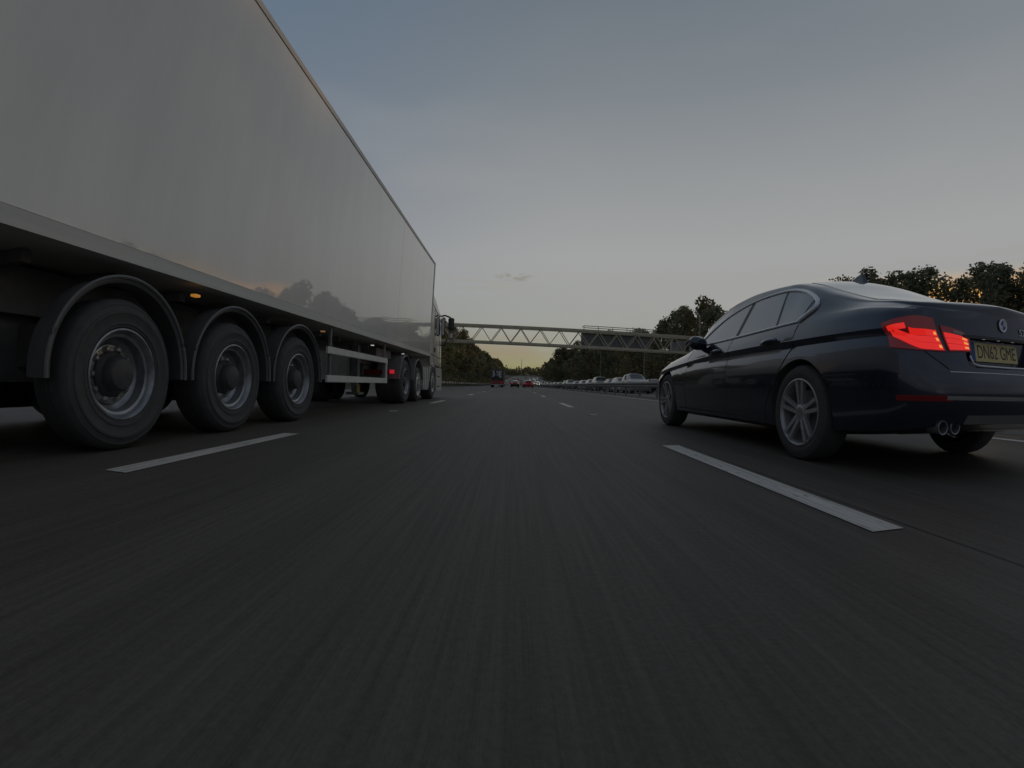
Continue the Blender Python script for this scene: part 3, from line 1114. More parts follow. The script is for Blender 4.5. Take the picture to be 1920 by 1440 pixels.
SALOON_PLAN = [(0, -1.06), (.15, -1.058), (.30, -1.052), (.45, -1.04), (.58, -1.018), (.70, -.982), (.79, -.93), (.85, -.855), (.885, -.76), (.91, -.6), (.925, -.4), (.93, -.2), (.93, 0), (.93, .3), (.93, .6),
               (.93, .9), (.93, 1.2), (.93, 1.5), (.93, 1.8), (.93, 2.1), (.93, 2.4), (.93, 2.7), (.93, 2.95), (.925, 3.15), (.905, 3.35), (.86, 3.5), (.78, 3.62), (.66, 3.71), (.5, 3.77), (.3, 3.80), (.15, 3.805), (0, 3.81)]
rear = lambda a, b: K((-1.10, a), (-1.02, a * .95), (-.97, a * .6 + b * .4), (-.90, a * .2 + b * .8), (-.74, b), (3.3, b), (3.8, b + .02))
SALOON_ROWS = [
    (K((-1.1, .12), (-.8, .12), (0, .09), (3, .09), (3.8, .2)), K((-1.1, .31), (-.9, .265), (-.3, .21), (0, .19), (3.2, .19), (3.8, .2))),
    (K((-1.1, .06), (-.8, .06), (0, .045), (3, .045), (3.8, .1)), K((-1.1, .325), (-.9, .285), (-.3, .235), (0, .22), (3.2, .22), (3.8, .23))),
    (rear(.02, .018), K((-1.1, .39), (-.5, .36), (0, .33), (3.8, .32))),
    (rear(.0, .006), K((-1.1, .47), (3.8, .45))),
    (rear(.015, .0), K((-1.1, .57), (3.8, .56))),
    (rear(.04, .002), K((-1.1, .66), (-.5, .66), (3.0, .61), (3.8, .58))),
    (rear(.075, .020), K((-1.1, .74), (-.5, .745), (1.3, .725), (2.5, .69), (3.2, .655), (3.8, .60))),
    (rear(.095, .044), K((-1.1, .80), (-.6, .805), (1.3, .79), (2.5, .742), (3.2, .69), (3.8, .62))),
    (rear(.10, .020), K((-1.1, .84), (-.7, .848), (.3, .848), (1.3, .838), (2.5, .775), (3.2, .715), (3.8, .635))),
    (rear(.105, .042), K((-1.1, .90), (-.7, .925), (1.3, .89), (2.5, .825), (3.2, .75), (3.8, .65))),
    (rear(.11, .082), K((-1.1, .955), (-.9, .96), (-.5, .99), (0, .99), (.6, .978), (1.5, .965), (2.0, .95), (2.5, .885), (3.0, .82), (3.4, .74), (3.8, .665))),
]
SALOON_TOP = [
    (K((-1.1, .8), (-.9, .79), (-.45, .78), (0, .725), (.4, .67), (1.1, .655), (1.6, .68), (2.1, .75), (2.5, .80), (3.2, .76), (3.8, .6)),
     K((-1.1, .965), (-.93, .968), (-.7, 1.015), (-.45, 1.055), (-.1, 1.145), (.2, 1.245), (.5, 1.31), (1.1, 1.34), (1.5, 1.305), (1.9, 1.185), (2.2, 1.045), (2.5, .935), (3.0, .865), (3.4, .775), (3.8, .67))),
    (K((-1.1, .55), (-.9, .6), (-.45, .60), (0, .56), (.4, .53), (1.1, .54), (1.6, .57), (2.2, .65), (2.6, .70), (3.2, .60), (3.8, .45)),
     K((-1.1, .98), (-.93, 1.0), (-.7, 1.04), (-.50, 1.075), (-.1, 1.205), (.2, 1.315), (.5, 1.385), (1.1, 1.415), (1.5, 1.39), (1.9, 1.27), (2.25, 1.11), (2.55, .975), (3.0, .90), (3.5, .77), (3.8, .675))),
    (K(0.0),
     K((-1.1, .99), (-.97, 1.01), (-.90, 1.033), (-.7, 1.06), (-.52, 1.09), (-.2, 1.215), (.1, 1.34), (.4, 1.42), (.7, 1.455), (1.1, 1.464), (1.5, 1.445), (1.8, 1.385), (2.2, 1.215), (2.58, 1.01), (2.8, .97), (3.2, .90), (3.6, .785), (3.8, .68))),
]
CARX, CARY = 2.92, 2.93

shape = CarShape(SALOON_PLAN, SALOON_ROWS, SALOON_TOP, 5, 6)
car = empty('saloon_car', (CARX, CARY, 0), 'dark blue saloon car with lit red tail lights in the right lane', 'car')
bodym = shape.body_mesh('body', [M['paint'], M['arch']], arches=[(0, .335, .375), (2.968, .335, .375)], recess=(-.405, .325, -1.2, -.925, .640, .822))
body = link('body', bodym, car)
# underbody so no light leaks through
MB().box(-.70, .70, -.3, 3.4, .205, .25).build('underbody', M['arch'], car, smooth=False)


def sgn_side(side):
    return 'left' if side < 0 else 'right'


DLO_TOP = [(2.02, .985), (1.9, 1.055), (1.72, 1.145), (1.49, 1.222), (1.2, 1.278), (.9, 1.302), (.6, 1.300), (.40, 1.280), (.22, 1.235), (.08, 1.18), (.0, 1.135)]
DLO_LOW = [(2.02, .968), (1.5, .977), (1.0, .985), (.5, .995), (.10, 1.003)]
zt_f = pchip(sorted(DLO_TOP))
zl_f = pchip(sorted(DLO_LOW))
for side in (-1, 1):
    # panes: bounded by slanted pillars (s_bottom, s_top) front and rear
    def pane(f0, f1, r0, r1, name='window_pane', n=18):
        def fa(i, j):
            sb = f0 + (r0 - f0) * i
            st = f1 + (r1 - f1) * i
            q = sb + (st - sb) * j
            z = zl_f(q) + (zt_f(max(q, .0)) - zl_f(q)) * j
            return shape.p_of_s(q), z
        return shape.patch(fa, n, 8, .0035, side).build(name, M['privacy'], car)
    pane(2.0, 1.98, 1.145, 1.085, n=24)
    pane(1.075, 1.015, .43, .49)
    pane(.40, .46, .09, .02)
    # pillar blanking strips
    for a, c in ((1.145, 1.085), (1.075, 1.015)):
        pass
    def fp(i, j):
        q = (1.143 - .066 * i) * (1 - j) + (1.083 - .066 * i) * j
        return shape.p_of_s(q), zl_f(q) + (zt_f(q) - zl_f(q)) * j
    shape.patch(fp, 3, 6, .0038, side).build('pillar_trim', M['black'], car)
    def fq(i, j):
        q = (.432 - .034 * i) * (1 - j) + (.492 - .034 * i) * j
        return shape.p_of_s(q), zl_f(q) + (zt_f(q) - zl_f(q)) * j
    shape.patch(fq, 2, 6, .0038, side).build('pillar_trim', M['black'], car)
    loop = [(2.04, .976), (1.9, 1.07), (1.72, 1.158), (1.49, 1.235), (1.2, 1.292), (.9, 1.316), (.6, 1.313), (.40, 1.293), (.21, 1.246), (.07, 1.19), (-.025, 1.135), (-.05, 1.10), (-.035, 1.068), (.03, 1.03), (.095, .992)]
    up = cr(loop, 5)
    lo_ = cr([(.095, .992), (.5, .985), (1.0, .974), (1.5, .966), (2.04, .960)], 6)
    tm = MB()
    tm.tube([shape.spt(a, z, .004, side)[0] for a, z in up], [.011 + .007 * max(0, min(1, (.9 - a) / .7)) for a, z in up], 8)
    tm.tube([shape.spt(a, z, .004, side)[0] for a, z in lo_], .011, 8)
    tm.build('window_trim', M['chrome'], car)
    # doors as skins hugging the body, with dark shut lines round them
    zbelt = lambda q: zl_f(min(max(q, .1), 2.0)) - .018

    def door_fn(front, rear_):
        def fa(i, j):
            z = .285 + j * (zbelt(1.0) - .285)
            a, c = front(z), rear_(z)
            q = a + (c - a) * i
            z = .285 + j * (zbelt(q) - .285)
            return shape.p_of_s(q), z
        return fa
    bl = lambda z: 1.20 - (z - .69) * .10 if z > .69 else 1.20
    fr = pchip([(.2, 2.24), (.5, 2.29), (.73, 2.27), (.97, 2.16)])
    rl = pchip([(.2, .52), (.40, .44), (.55, .33), (.70, .20), (.85, .10), (1.01, .075)])
    fd = shape.patch(door_fn(fr, lambda z: bl(z) + .006), 30, 22, .0016, side, .004).build('door', M['paint'], car)
    rd = shape.patch(door_fn(lambda z: bl(z) - .006, rl), 30, 22, .0016, side, .004).build('door', M['paint'], car)
    zz = np.linspace(.285, .965, 16)
    for fn, nm in ((fr, 'f'), (lambda z: bl(z), 'b'), (rl, 'r')):
        MB().tube([shape.spt(fn(z), z, .0005, side)[0] for z in zz], .0035, 6).build('shut_line', M['seam'], body)
    for dr, q0, zh in ((fd, 1.32, .852), (rd, .30, .866)):
        hs = np.linspace(0, 1, 9)
        pts, rad = [], []
        for t in hs:
            c, nn = shape.spt(q0 + .235 * (1 - t), zh - .012 * (1 - t), .012 + .022 * math.sin(math.pi * min(max(t, .04), .96)), side)
            pts.append(c)
            rad.append(.006 + .011 * math.sin(math.pi * min(max(t, .05), .95)) ** .5)
        h = MB().tube(pts, rad, 10)
        hb = h.build('handle', M['paint'], dr)
        # chrome upper strip and the dark grip bowl
        MB().tube([p + Vector((side * .006, 0, .013)) for p in pts[1:-1]], .0045, 6).build('handle_strip', M['chrome'], dr)
        def fb(i, j, q0=q0, zh=zh):
            q = q0 + .04 + .15 * i
            return shape.p_of_s(q), zh - .045 + .07 * j
        shape.patch(fb, 6, 4, .003, side, .004).build('grip_bowl', M['arch'], dr)
    # sill strip
    shape.patch(lambda i, j: (shape.p_of_s(.48 + 2.0 * i), .25 + .022 * j), 20, 2, .004, side, .006).build('sill_strip', M['black'], car)
    # tail light on the wing, wraps round the corner
    pS0, pS1 = shape.p_of_u(.552, .72), shape.p_of_u(.605, .895)
    pF0, pF1 = shape.p_of_u(.845, .735), shape.p_of_s2(-.76, .87)
    ztop = pchip([(0, .905), (.35, .912), (.75, .896), (1, .872)])
    zlow = pchip([(0, .716), (.5, .719), (1, .735)])
    def ft(i, j):
        fj = j ** 1.15
        p0, p1 = pS0 + (pS1 - pS0) * j, pF0 + (pF1 - pF0) * fj
        return p0 + (p1 - p0) * i, zlow(i) + (ztop(i) - zlow(i)) * j
    tl = shape.patch(ft, 26, 10, .007, side, .012).build('tail_light', M['tl_dark'], car)
    def bar_patch(f, i0, i1, ja, jb, n=16, m=2, off=.0095):
        def g(i, j):
            ii = i0 + (i1 - i0) * i
            a = ja(ii) if callable(ja) else ja
            c = jb(ii) if callable(jb) else jb
            return f(ii, a + (c - a) * j)
        return shape.patch(g, n, m, off, side, .003)
    sw = lambda base, rise: (lambda ii: base + rise * max(0, (ii - .42) / .5) ** 1.8)
    bar_patch(ft, .03, .90, sw(.03, .42), sw(.225, .50)).build('light_bar', M['tl_bar'], tl)
    bar_patch(ft, .03, .84, sw(.238, .50), sw(.425, .43)).build('light_bar', M['tl_bar'], tl)
    bar_patch(ft, .03, .60, sw(.438, .3), sw(.63, .3)).build('light_bar', M['tl_bar'], tl)
    bar_patch(ft, .64, .93, lambda ii: .66, .82, n=8).build('light_bar', M['tl_bar'], tl)
    for ii, jj in ((.045, .13), (.045, .34), (.05, .53)):
        bar_patch(ft, ii, ii + .05, jj - .045, jj + .045, n=2, off=.0115).build('bulb', M['tl_hot'], tl)
    # inner lamp on the boot lid
    pC, pD = shape.p_of_u(.335, .76), shape.p_of_u(.543, .76)
    zt2 = pchip([(0, .812), (.3, .842), (1, .868)])
    zl2 = pchip([(0, .725), (1, .718)])
    def fi(i, j):
        p = pC + (pD - pC) * i + .02 * (1 - j) * (1 - i) + .04 * (j - .5) * i
        return p, zl2(i) + (zt2(i) - zl2(i)) * j
    il = shape.patch(fi, 14, 8, .007, side, .012).build('boot_light', M['tl_dark'], car)
    for a, c in ((.05, .29), (.31, .52), (.54, .74)):
        bar_patch(fi, .08, .95, a, c, n=10).build('light_bar', M['tl_bar'], il)
    bar_patch(fi, .12, .6, .80, .93, n=6).build('reverse_lens', M['clear_lens'], il)
    for ii, jj in ((.10, .165), (.10, .41), (.13, .62)):
        bar_patch(fi, ii, ii + .16, jj - .05, jj + .05, n=2, off=.0115).build('bulb', M['tl_hot'], il)
    # bumper reflector
    shape.patch(lambda i, j: (.56 + .34 * i, .445 + .03 * j), 12, 2, .005, side, .008).build('bumper_reflector', M['red_dull'], car)
    # door mirror
    mb_ = MB()
    c0, n0 = shape.spt(1.98, .99, 0, side)
    ms = []
    for t in np.linspace(0, 1, 9):
        ms.append((c0.x + side * (.05 + .19 * t), 1.81 - .05 * t, .968 + .01 * t))
    mb_.tube(ms, [.045, .062, .070, .074, .075, .074, .070, .058, .03], 14)
    mm = mb_.mesh('mirror', M['paint'])
    mo = link('mirror', mm, car)
    MB().tube([c0 - n0 * .02 + Vector((0, 0, -.03)), (c0.x + side * .06, 1.90, .945), (c0.x + side * .12, 1.84, .95)], [.04, .035, .03], 8).build('mirror_foot', M['black'], mo)
    # side repeater on the front wing
    shape.patch(lambda i, j: (shape.p_of_s(2.38 + .12 * i), .655 + .012 * j + .03 * j * i), 5, 2, .005, side, .006).build('side_repeater', M['chrome'], car)
    # headlight
    shape.patch(lambda i, j: (shape.p_of_s(3.36) + .42 * i, .60 + .07 * j - .02 * i), 14, 5, .004, side, .008).build('headlight', M['clear_lens'], car)
    # exhaust tips
    for u in (.56, .46):
        MB().lathe([(-.03, .036), (0.0, .041), (.004, .039), (.002, .034), (-.10, .032)], 24).lathe([(-.05, .033), (-.055, .001)], 24, mi=1).build('exhaust_tip', [M['rim'], M['ink']], car)
        e = COL.objects[-1] if False else bpy.data.objects[-1] if False else None
    for u in ():
        pass

# place exhaust tips (lathe axis is x: turn it to face backwards)
tips = [o for o in COL.objects if o.name.startswith('exhaust_tip')]
for o, u in zip(tips, (-.58, -.475, .475, .58)):
    o.location = (u, -.975, .300)
    o.rotation_euler = (0, 0, -math.pi / 2)
# wheels of the saloon
def alloy_wheel(parent, u, q, sg, r=.335, rr=.236):
    w = bpy.data.objects.new('wheel', None)
    COL.objects.link(w)
    w.parent = parent
    w.location = (u, q, r)
    w.rotation_euler = (R(17 if q < 1 else 40), 0, 0 if sg > 0 else math.pi)
    if 'alloy' not in MESH:
        t = MB()
        t.lathe([(-.03, rr - .004), (-.008, rr + .004), (.0, rr + .03), (.0, r - .05), (-.012, r - .015), (-.035, r), (-.19, r), (-.215, r - .02), (-.225, rr)], 56)
        tm = t.mesh('tyre', M['car_tyre'])
        b_ = MB()
        b_.lathe([(-.02, rr + .004), (-.003, rr + .002), (.0, rr - .006), (-.012, rr - .018), (-.03, rr - .022), (-.19, rr - .03)], 56)
        for k in range(5):
            for dd in (-.16, .16):
                a = 2 * math.pi * k / 5 + dd
                a2 = 2 * math.pi * k / 5 + dd * 1.45
                ca, sa = math.cos(a), math.sin(a)
                p0 = Vector((-.032, .05 * math.cos(2 * math.pi * k / 5 + dd * 2), .05 * math.sin(2 * math.pi * k / 5 + dd * 2)))
                p1 = Vector((-.014, (rr - .012) * math.cos(a2 * .0 + a), (rr - .012) * math.sin(a)))
                b_.bar(p0, p1, .027, .028, up=(1, 0, 0))
        b_.lathe([(-.06, .075), (-.03, .07), (-.018, .055), (-.015, .034)], 28)
        rm = b_.mesh('rim', M['alloy'])
        c_ = MB().lathe([(-.03, .036), (-.012, .034), (-.010, .001)], 20).mesh('hub_cap', M['rim'])
        d_ = MB().lathe([(-.10, .03), (-.09, .155), (-.10, .16), (-.115, .155)], 32).mesh('brake_disc', M['rim'])
        k_ = MB().lathe([(-.14, rr - .03), (-.15, .001)], 24).mesh('wheel_back', M['arch'])
        MESH['alloy'] = (tm, rm, c_, d_, k_)
    for nm, me in zip(('tyre', 'rim', 'hub_cap', 'brake_disc', 'wheel_back'), MESH['alloy']):
        link(nm, me, w)


for q in (0, 2.968):
    alloy_wheel(car, .918, q, 1)
    alloy_wheel(car, -.918, q, -1)


def rear_s(u, z):
    """station of the tail skin at lateral u, height z"""
    best = None
    lo_p, hi_p = 0.0, 1.2
    for _ in range(24):
        mid = (lo_p + hi_p) / 2
        if shape._pt(mid, z)[0] < abs(u):
            lo_p = mid
        else:
            hi_p = mid
    return shape._pt((lo_p + hi_p) / 2, z)[1]


def rear_patch(poly_fn, n, m, off, thick=.008):
    P_ = []
    T_ = []
    for i in range(n + 1):
        row, tr_ = [], []
        for j in range(m + 1):
            u, z = poly_fn(i / n, j / m)
            row.append(Vector((u, rear_s(u, z) - off, z)))
            tr_.append(Vector((0, -thick, 0)))
        P_.append(row)
        T_.append(tr_)
    return MB().grid(P_, thick=T_)


# number plate recess, plate, text, boot handle strip, badge
rear_patch(lambda i, j: (-.395 + .70 * i, .806 + .018 * j), 14, 2, .012, .03).build('boot_strip', M['black'], car)
ps = -.936
tilt = R(8)
pm = Matrix.Translation((-.06, ps - .004, .733)) @ Matrix.Rotation(math.pi / 2 - tilt, 4, 'X') @ Matrix.Scale(.93, 4, (1, 0, 0))
pl = MB().box(-.26, .26, -.0555, .0555, -.006, .0).mesh('number_plate', M['plate_y'])
po = link('number_plate', pl, car)
po.matrix_local = pm
MB().box(-.2595, -.212, -.055, .055, .0005, .0012).build('country_band', M['plate_b'], po, smooth=False)
text_mesh('plate_text', 'DN62 GME', .112, M['ink'], po, Matrix.Translation((.024, -.002, .0008)) @ Matrix.Scale(.80, 4, (1, 0, 0)), .0006)
MB().tube([(u - .05, rear_s(u, z) - o_, z) for u, z, o_ in ((-.33, .70, .004), (-.325, .655, .006), (-.28, .645, .006), (0, .642, .006), (.28, .645, .006), (.325, .655, .006), (.33, .70, .004))], .006, 6).build('recess_trim', M['chrome'], car)
for u in (-.20, -.05, .10):
    MB().box(u - .010, u + .010, -.97, -.955, .806, .815).build('plate_lamp', M['white_lamp'], car, smooth=False)
bs_ = rear_s(0, .90) - .004
bdg = MB().lathe([(0, .041), (.006, .041), (.008, .037), (.006, .028)], 32).mesh('badge', M['chrome'])
bo = link('badge', bdg, car)
bo.location = (0, bs_, .900)
bo.rotation_euler = (R(-10), 0, -math.pi / 2)
MB().lathe([(.004, .040), (.0055, .038), (.0055, .027)], 32).build('badge_ring', M['ink'], bo)
for k in range(4):
    MB().lathe([(.006, .027), (.0065, .001)], 8, a0=k * math.pi / 2, a1=(k + 1) * math.pi / 2).build('badge_quarter', M['badge_b' if k % 2 else 'badge_w'], bo)
text_mesh('model_letters', '520d', .060, M['chrome'], car, Matrix.Translation((.25, rear_s(.25, .868) - .006, .868)) @ Matrix.Rotation(math.pi / 2, 4, 'X') @ Matrix.Scale(1.15, 4, (1, 0, 0)), .002)
# boot shut lines
zz = np.linspace(.62, .90, 10)
for side in (-1, 1):
    MB().tube([shape.pt(.73 - .10 * (z - .72) * 2 if z > .72 else .73 - (.72 - z) * 1.6, z, .001, side)[0] for z in zz], .0035, 6).build('shut_line', M['seam'], body)
MB().tube([(u, rear_s(u, .605) - .001, .605) for u in np.linspace(-.56, .56, 21)], .0035, 6).build('shut_line', M['chrome'], body)
# bumper shelf and diffuser
rear_patch(lambda i, j: (-.60 + 1.20 * i, .452 + .022 * j), 20, 2, .006, .012).build('bumper_glint_strip', M['steel_dark'], car)  # paler grey stands in for the sky reflected on the bumper ledge
rear_patch(lambda i, j: (-.42 + .84 * i, .318 + .05 * j), 20, 2, .01, .012).build('diffuser', M['cab_grey'], car)
# rear window and windscreen hug the roof skin


def roof_patch(s0, s1, uf, n, m, off):
    P_, T_ = [], []
    zc_ = []
    for i in range(n + 1):
        q = s0 + (s1 - s0) * i / n
        row, tr_ = [], []
        rg = shape.ring(shape.p_of_s(q))
        tp = rg[2 + shape.nrow - 1:][::-1]
        for j in range(m + 1):
            u = uf(q) * (2 * j / m - 1)
            z = float(np.interp(abs(u), tp[:, 0], tp[:, 2]))
            row.append(Vector((u, q, z + off)))
            tr_.append(Vector((0, 0, .006)))
        P_.append(row)
        T_.append(tr_)
    return MB().grid(P_, thick=T_)


roof_patch(-.47, .36, K((-.5, .60), (0, .565), (.4, .52)), 18, 14, .004).build('rear_window', M['rear_glass'], car)
roof_patch(1.62, 2.5, K((1.6, .55), (2.2, .64), (2.5, .66)), 18, 14, .004).build('windscreen', M['glass'], car)
# shark fin aerial
fz = float(np.interp(.0, [0], [1.41]))
fin = MB()
for t in np.linspace(0, 1, 2):
    pass
prf = [(.52, 1.425), (.47, 1.445), (.40, 1.472), (.345, 1.483), (.325, 1.478), (.30, 1.40)]
n_ = len(prf)
fv = []
for wd, sc_ in ((.026, 1.0), (.004, 1.0)):
    pass
fin.add([(sx * (.030 if k in (0, n_ - 1) else .012), y, z) for sx in (-1, 1) for k, (y, z) in enumerate(prf)],
        [tuple(range(n_)), tuple(range(2 * n_ - 1, n_ - 1, -1))] + [(i, i + n_, (i + 1) % n_ + n_, (i + 1) % n_) for i in range(n_)])
fin.build('roof_aerial', M['paint'], car, smooth=False)
# silencer and rear axle shapes seen under the tail
MB().tube([(-.55, -.6, .31), (.55, -.6, .31)], .08, 12).build('silencer', M['arch'], car)


# ------------------------------------------------------------------ far cars, one mesh set per kind
def far_shape(kind):
    if kind == 'hatch':
        pl_ = [(0, -.75), (.4, -.74), (.65, -.68), (.78, -.55), (.84, -.3), (.86, .2), (.86, 1.3), (.86, 2.4), (.82, 2.9), (.7, 3.15), (.4, 3.27), (0, 3.3)]
        zt_ = [(-.75, .98), (-.68, 1.25), (-.45, 1.42), (.3, 1.5), (1.1, 1.48), (1.5, 1.36), (2.2, 1.02), (2.7, .92), (3.3, .7)]
        be = [(-.75, .95), (0, .97), (2, .93), (2.7, .85), (3.3, .66)]
        wl = (2.55,)
        win = (-.35, 1.75)
    elif kind == 'saloon':
        pl_ = [(0, -1.0), (.4, -.98), (.65, -.92), (.8, -.75), (.87, -.4), (.89, .2), (.89, 1.3), (.89, 2.5), (.84, 3.1), (.7, 3.35), (.4, 3.5), (0, 3.55)]
        zt_ = [(-1, 1.0), (-.6, 1.05), (0, 1.3), (.5, 1.42), (1.1, 1.45), (1.6, 1.36), (2.3, 1.02), (2.9, .92), (3.55, .68)]
        be = [(-1, .95), (0, .96), (2, .93), (2.8, .84), (3.55, .64)]
        wl = (2.75,)
        win = (0.0, 1.9)
    elif kind == 'suv':
        pl_ = [(0, -.9), (.45, -.89), (.72, -.82), (.86, -.62), (.92, -.3), (.93, .2), (.93, 1.3), (.93, 2.5), (.89, 3.0), (.75, 3.3), (.45, 3.42), (0, 3.46)]
        zt_ = [(-.9, 1.1), (-.82, 1.45), (-.6, 1.65), (.3, 1.74), (1.1, 1.73), (1.5, 1.6), (2.05, 1.2), (2.8, 1.1), (3.46, .85)]
        be = [(-.9, 1.1), (0, 1.12), (2, 1.08), (2.8, 1.02), (3.46, .8)]
        wl = (2.65,)
        win = (-.6, 1.75)
    else:  # van
        pl_ = [(0, -1.1), (.6, -1.09), (.85, -1.05), (.93, -.9), (.96, -.5), (.97, .2), (.97, 1.3), (.97, 2.6), (.93, 3.3), (.8, 3.6), (.45, 3.75), (0, 3.8)]
        zt_ = [(-1.1, 1.8), (-.9, 2.0), (.3, 2.05), (1.8, 2.02), (2.3, 1.85), (2.95, 1.28), (3.4, 1.15), (3.8, .85)]
        be = [(-1.1, 1.1), (0, 1.14), (2, 1.14), (3, 1.05), (3.8, .8)]
        wl = (3.0,)
        win = (1.55, 2.5)
    zt_f_, be_f = pchip(zt_), pchip(be)
    rows = [(K(.08), K(.24)), (K(.02), K(.32)), (K(0.0), K(.55)), (K(.01), lambda q: .55 + (be_f(q) - .55) * .6), (K(.05), be_f)]
    wmax = max(p[0] for p in pl_)
    up = lambda q: max(zt_f_(q) - be_f(q), 0.02)
    top = [(lambda q: wmax - .08 - .22 * min(1, up(q) / .5), lambda q: be_f(q) + up(q) * .72),
           (lambda q: wmax - .2 - .24 * min(1, up(q) / .5), lambda q: be_f(q) + up(q) * .95),
           (K(0.0), zt_f_)]
    sh = CarShape(pl_, rows, top, 3, 3)
    return sh, be_f, up, wl[0], win, zt_f_


def far_car(kind, paint, name):
    sh, be_f, up, wb, win, ztf = far_shape(kind)
    root = bpy.data.objects.new(name, None)
    COL.objects.link(root)
    bmh = sh.body_mesh('body', [paint, M['arch']])
    link('body', bmh, root)
    for side in (-1, 1):
        def fa(i, j):
            q0 = win[0] + (win[1] - win[0]) * i
            return sh.p_of_s(q0 + (.25 * (0.5 - i)) * j), be_f(q0) + .03 + (up(q0) * .68 - .03) * j
        sh.patch(fa, 10, 3, .006, side).build('window', M['glass'], root)
        for q in (0, wb):
            w = MB().lathe([(-.2, .2), (-.2, .31), (0, .31), (.004, .22)], 18)
            wm = w.mesh('wheel', M['tyre'])
            o = link('wheel', wm, root, loc=(side * .86, q, .31))
            if side < 0:
                o.rotation_euler = (0, 0, math.pi)
            MB().lathe([(.0, .22), (-.01, .05), (.004, .001)], 14).build('rim', M['alloy'], o)
        fs = sh.plan[-1][1]
        sh.patch(lambda i, j: (sh.plen[-1] - .40 - .32 * i, .60 + .13 * j), 5, 2, .008, side).build('headlight', HEADL, root)
        sh.patch(lambda i, j: (.46 + .28 * i, .72 + .17 * j), 5, 2, .008, side).build('tail_light', M['tl_dark'], root)
    # windscreen and rear window
    def glass(s0, s1, nm):
        P_, T_ = [], []
        for i in range(9):
            q = s0 + (s1 - s0) * i / 8
            tp = sh.ring(sh.p_of_s(q))[2 + sh.nrow - 1:][::-1]
            row = []
            for j in range(9):
                u = (np.max(tp[:, 0]) - .13) * (2 * j / 8 - 1)
                row.append(Vector((u, q, float(np.interp(abs(u), tp[:, 0], tp[:, 2])) + .008)))
            P_.append(row)
            T_.append([Vector((0, 0, .01))] * 9)
        MB().grid(P_, thick=T_).build(nm, M['glass'], root)
    zs = {'hatch': ((1.32, 2.12), (-.66, -.42)), 'saloon': ((1.45, 2.2), (-.45, .3)), 'suv': ((1.3, 1.98), (-.82, -.62)), 'van': ((2.1, 2.86), None)}[kind]
    glass(*zs[0], 'windscreen')
    if zs[1]:
        glass(*zs[1], 'rear_window')
    return root


HEADL = mat('headlight_lens', (0.5, 0.5, 0.5), 0.2, coat=.5)
HEADON = mat('headlight_lit', (0.9, 0.9, 0.85), 0.2, emit=(1, .93, .78), estr=2.2)
PAINTS = {'white': mat('paint_white', (.62, .62, .60), .3, coat=.6), 'silver': mat('paint_silver', (.30, .31, .32), .35, .4, coat=.6), 'black': mat('paint_black', (.02, .02, .022), .25, coat=.8),
          'grey': mat('paint_grey', (.12, .125, .13), .3, .2, coat=.6), 'blue': mat('paint_blue', (.03, .05, .11), .3, coat=.8), 'red': mat('paint_red', (.30, .02, .02), .3, coat=.6)}
protos = {}
spots = []
rng = random.Random(4)
# lane 1 (nearest the barrier) is x 10.5, lane 2 x 14.1, lane 3 x 18: stationary queue facing the camera
queue = [(10.6, 41.0, 'suv', 'silver'), (10.6, 45.8, 'hatch', 'white'), (10.6, 50.5, 'saloon', 'silver'), (10.6, 56.5, 'suv', 'grey'), (10.6, 63, 'hatch', 'silver'), (10.6, 71, 'hatch', 'white'), (10.6, 79, 'saloon', 'grey'),
         (10.6, 88, 'suv', 'silver'), (10.6, 97, 'hatch', 'grey'), (10.6, 107, 'saloon', 'black'), (10.6, 118, 'hatch', 'silver'), (10.6, 130, 'saloon', 'white'), (10.6, 143, 'suv', 'black'), (10.6, 157, 'hatch', 'grey'),
         (14.2, 47, 'saloon', 'black'), (14.2, 54, 'saloon', 'silver'), (14.2, 66, 'hatch', 'black'), (14.2, 78, 'suv', 'silver'), (14.2, 92, 'saloon', 'blue'), (14.2, 108, 'hatch', 'white'), (14.2, 125, 'van', 'white'), (14.2, 145, 'saloon', 'silver'),
         (18.0, 50, 'suv', 'grey'), (18.0, 64, 'saloon', 'silver'), (18.0, 82, 'van', 'silver'), (18.0, 104, 'hatch', 'grey'), (18.0, 130, 'suv', 'black'), (18.0, 160, 'van', 'white')]
lane_name = {10.6: 'lane beside the barrier', 14.2: 'middle oncoming lane', 18.0: 'far oncoming lane'}
cnt = {}
NUM = ['nearest', 'second', 'third', 'fourth', 'fifth', 'sixth', 'seventh', 'eighth', 'ninth', 'tenth', 'eleventh', 'twelfth', 'thirteenth', 'fourteenth', 'fifteenth', 'sixteenth', 'seventeenth', 'eighteenth', 'nineteenth', 'twentieth']
KN = {'suv': 'tall estate car', 'van': 'van', 'saloon': 'saloon car', 'hatch': 'hatchback'}
CATK = {'suv': 'car', 'van': 'van', 'saloon': 'car', 'hatch': 'car'}


def get_car(kind, col):
    k = (kind, col)
    nm = {'van': 'queuing_van'}.get(kind, 'queuing_car')
    if k not in protos:
        protos[k] = far_car(kind, PAINTS[col], nm)
        return protos[k]
    return copy_tree(protos[k])


for x, y, kind, col in queue:
    i = cnt.get(x, 0)
    cnt[x] = i + 1
    o = get_car(kind, col)
    o.location = (x + cx(y) + rng.uniform(-.25, .25), y + rng.uniform(-.8, .8), zr(y))
    o.rotation_euler = (0, 0, math.pi + rng.uniform(-.02, .02))
    if y > 90 and i % 2 == 0:
        for c in kids(o):
            if c.name.startswith('headlight'):
                c.data = c.data.copy()
                c.data.materials[0] = HEADON
    tag(o, f'{col} {KN[kind]} facing the camera, {NUM[i]} in the {lane_name[x]}', CATK[kind], 'oncoming vehicles queuing behind the barrier')
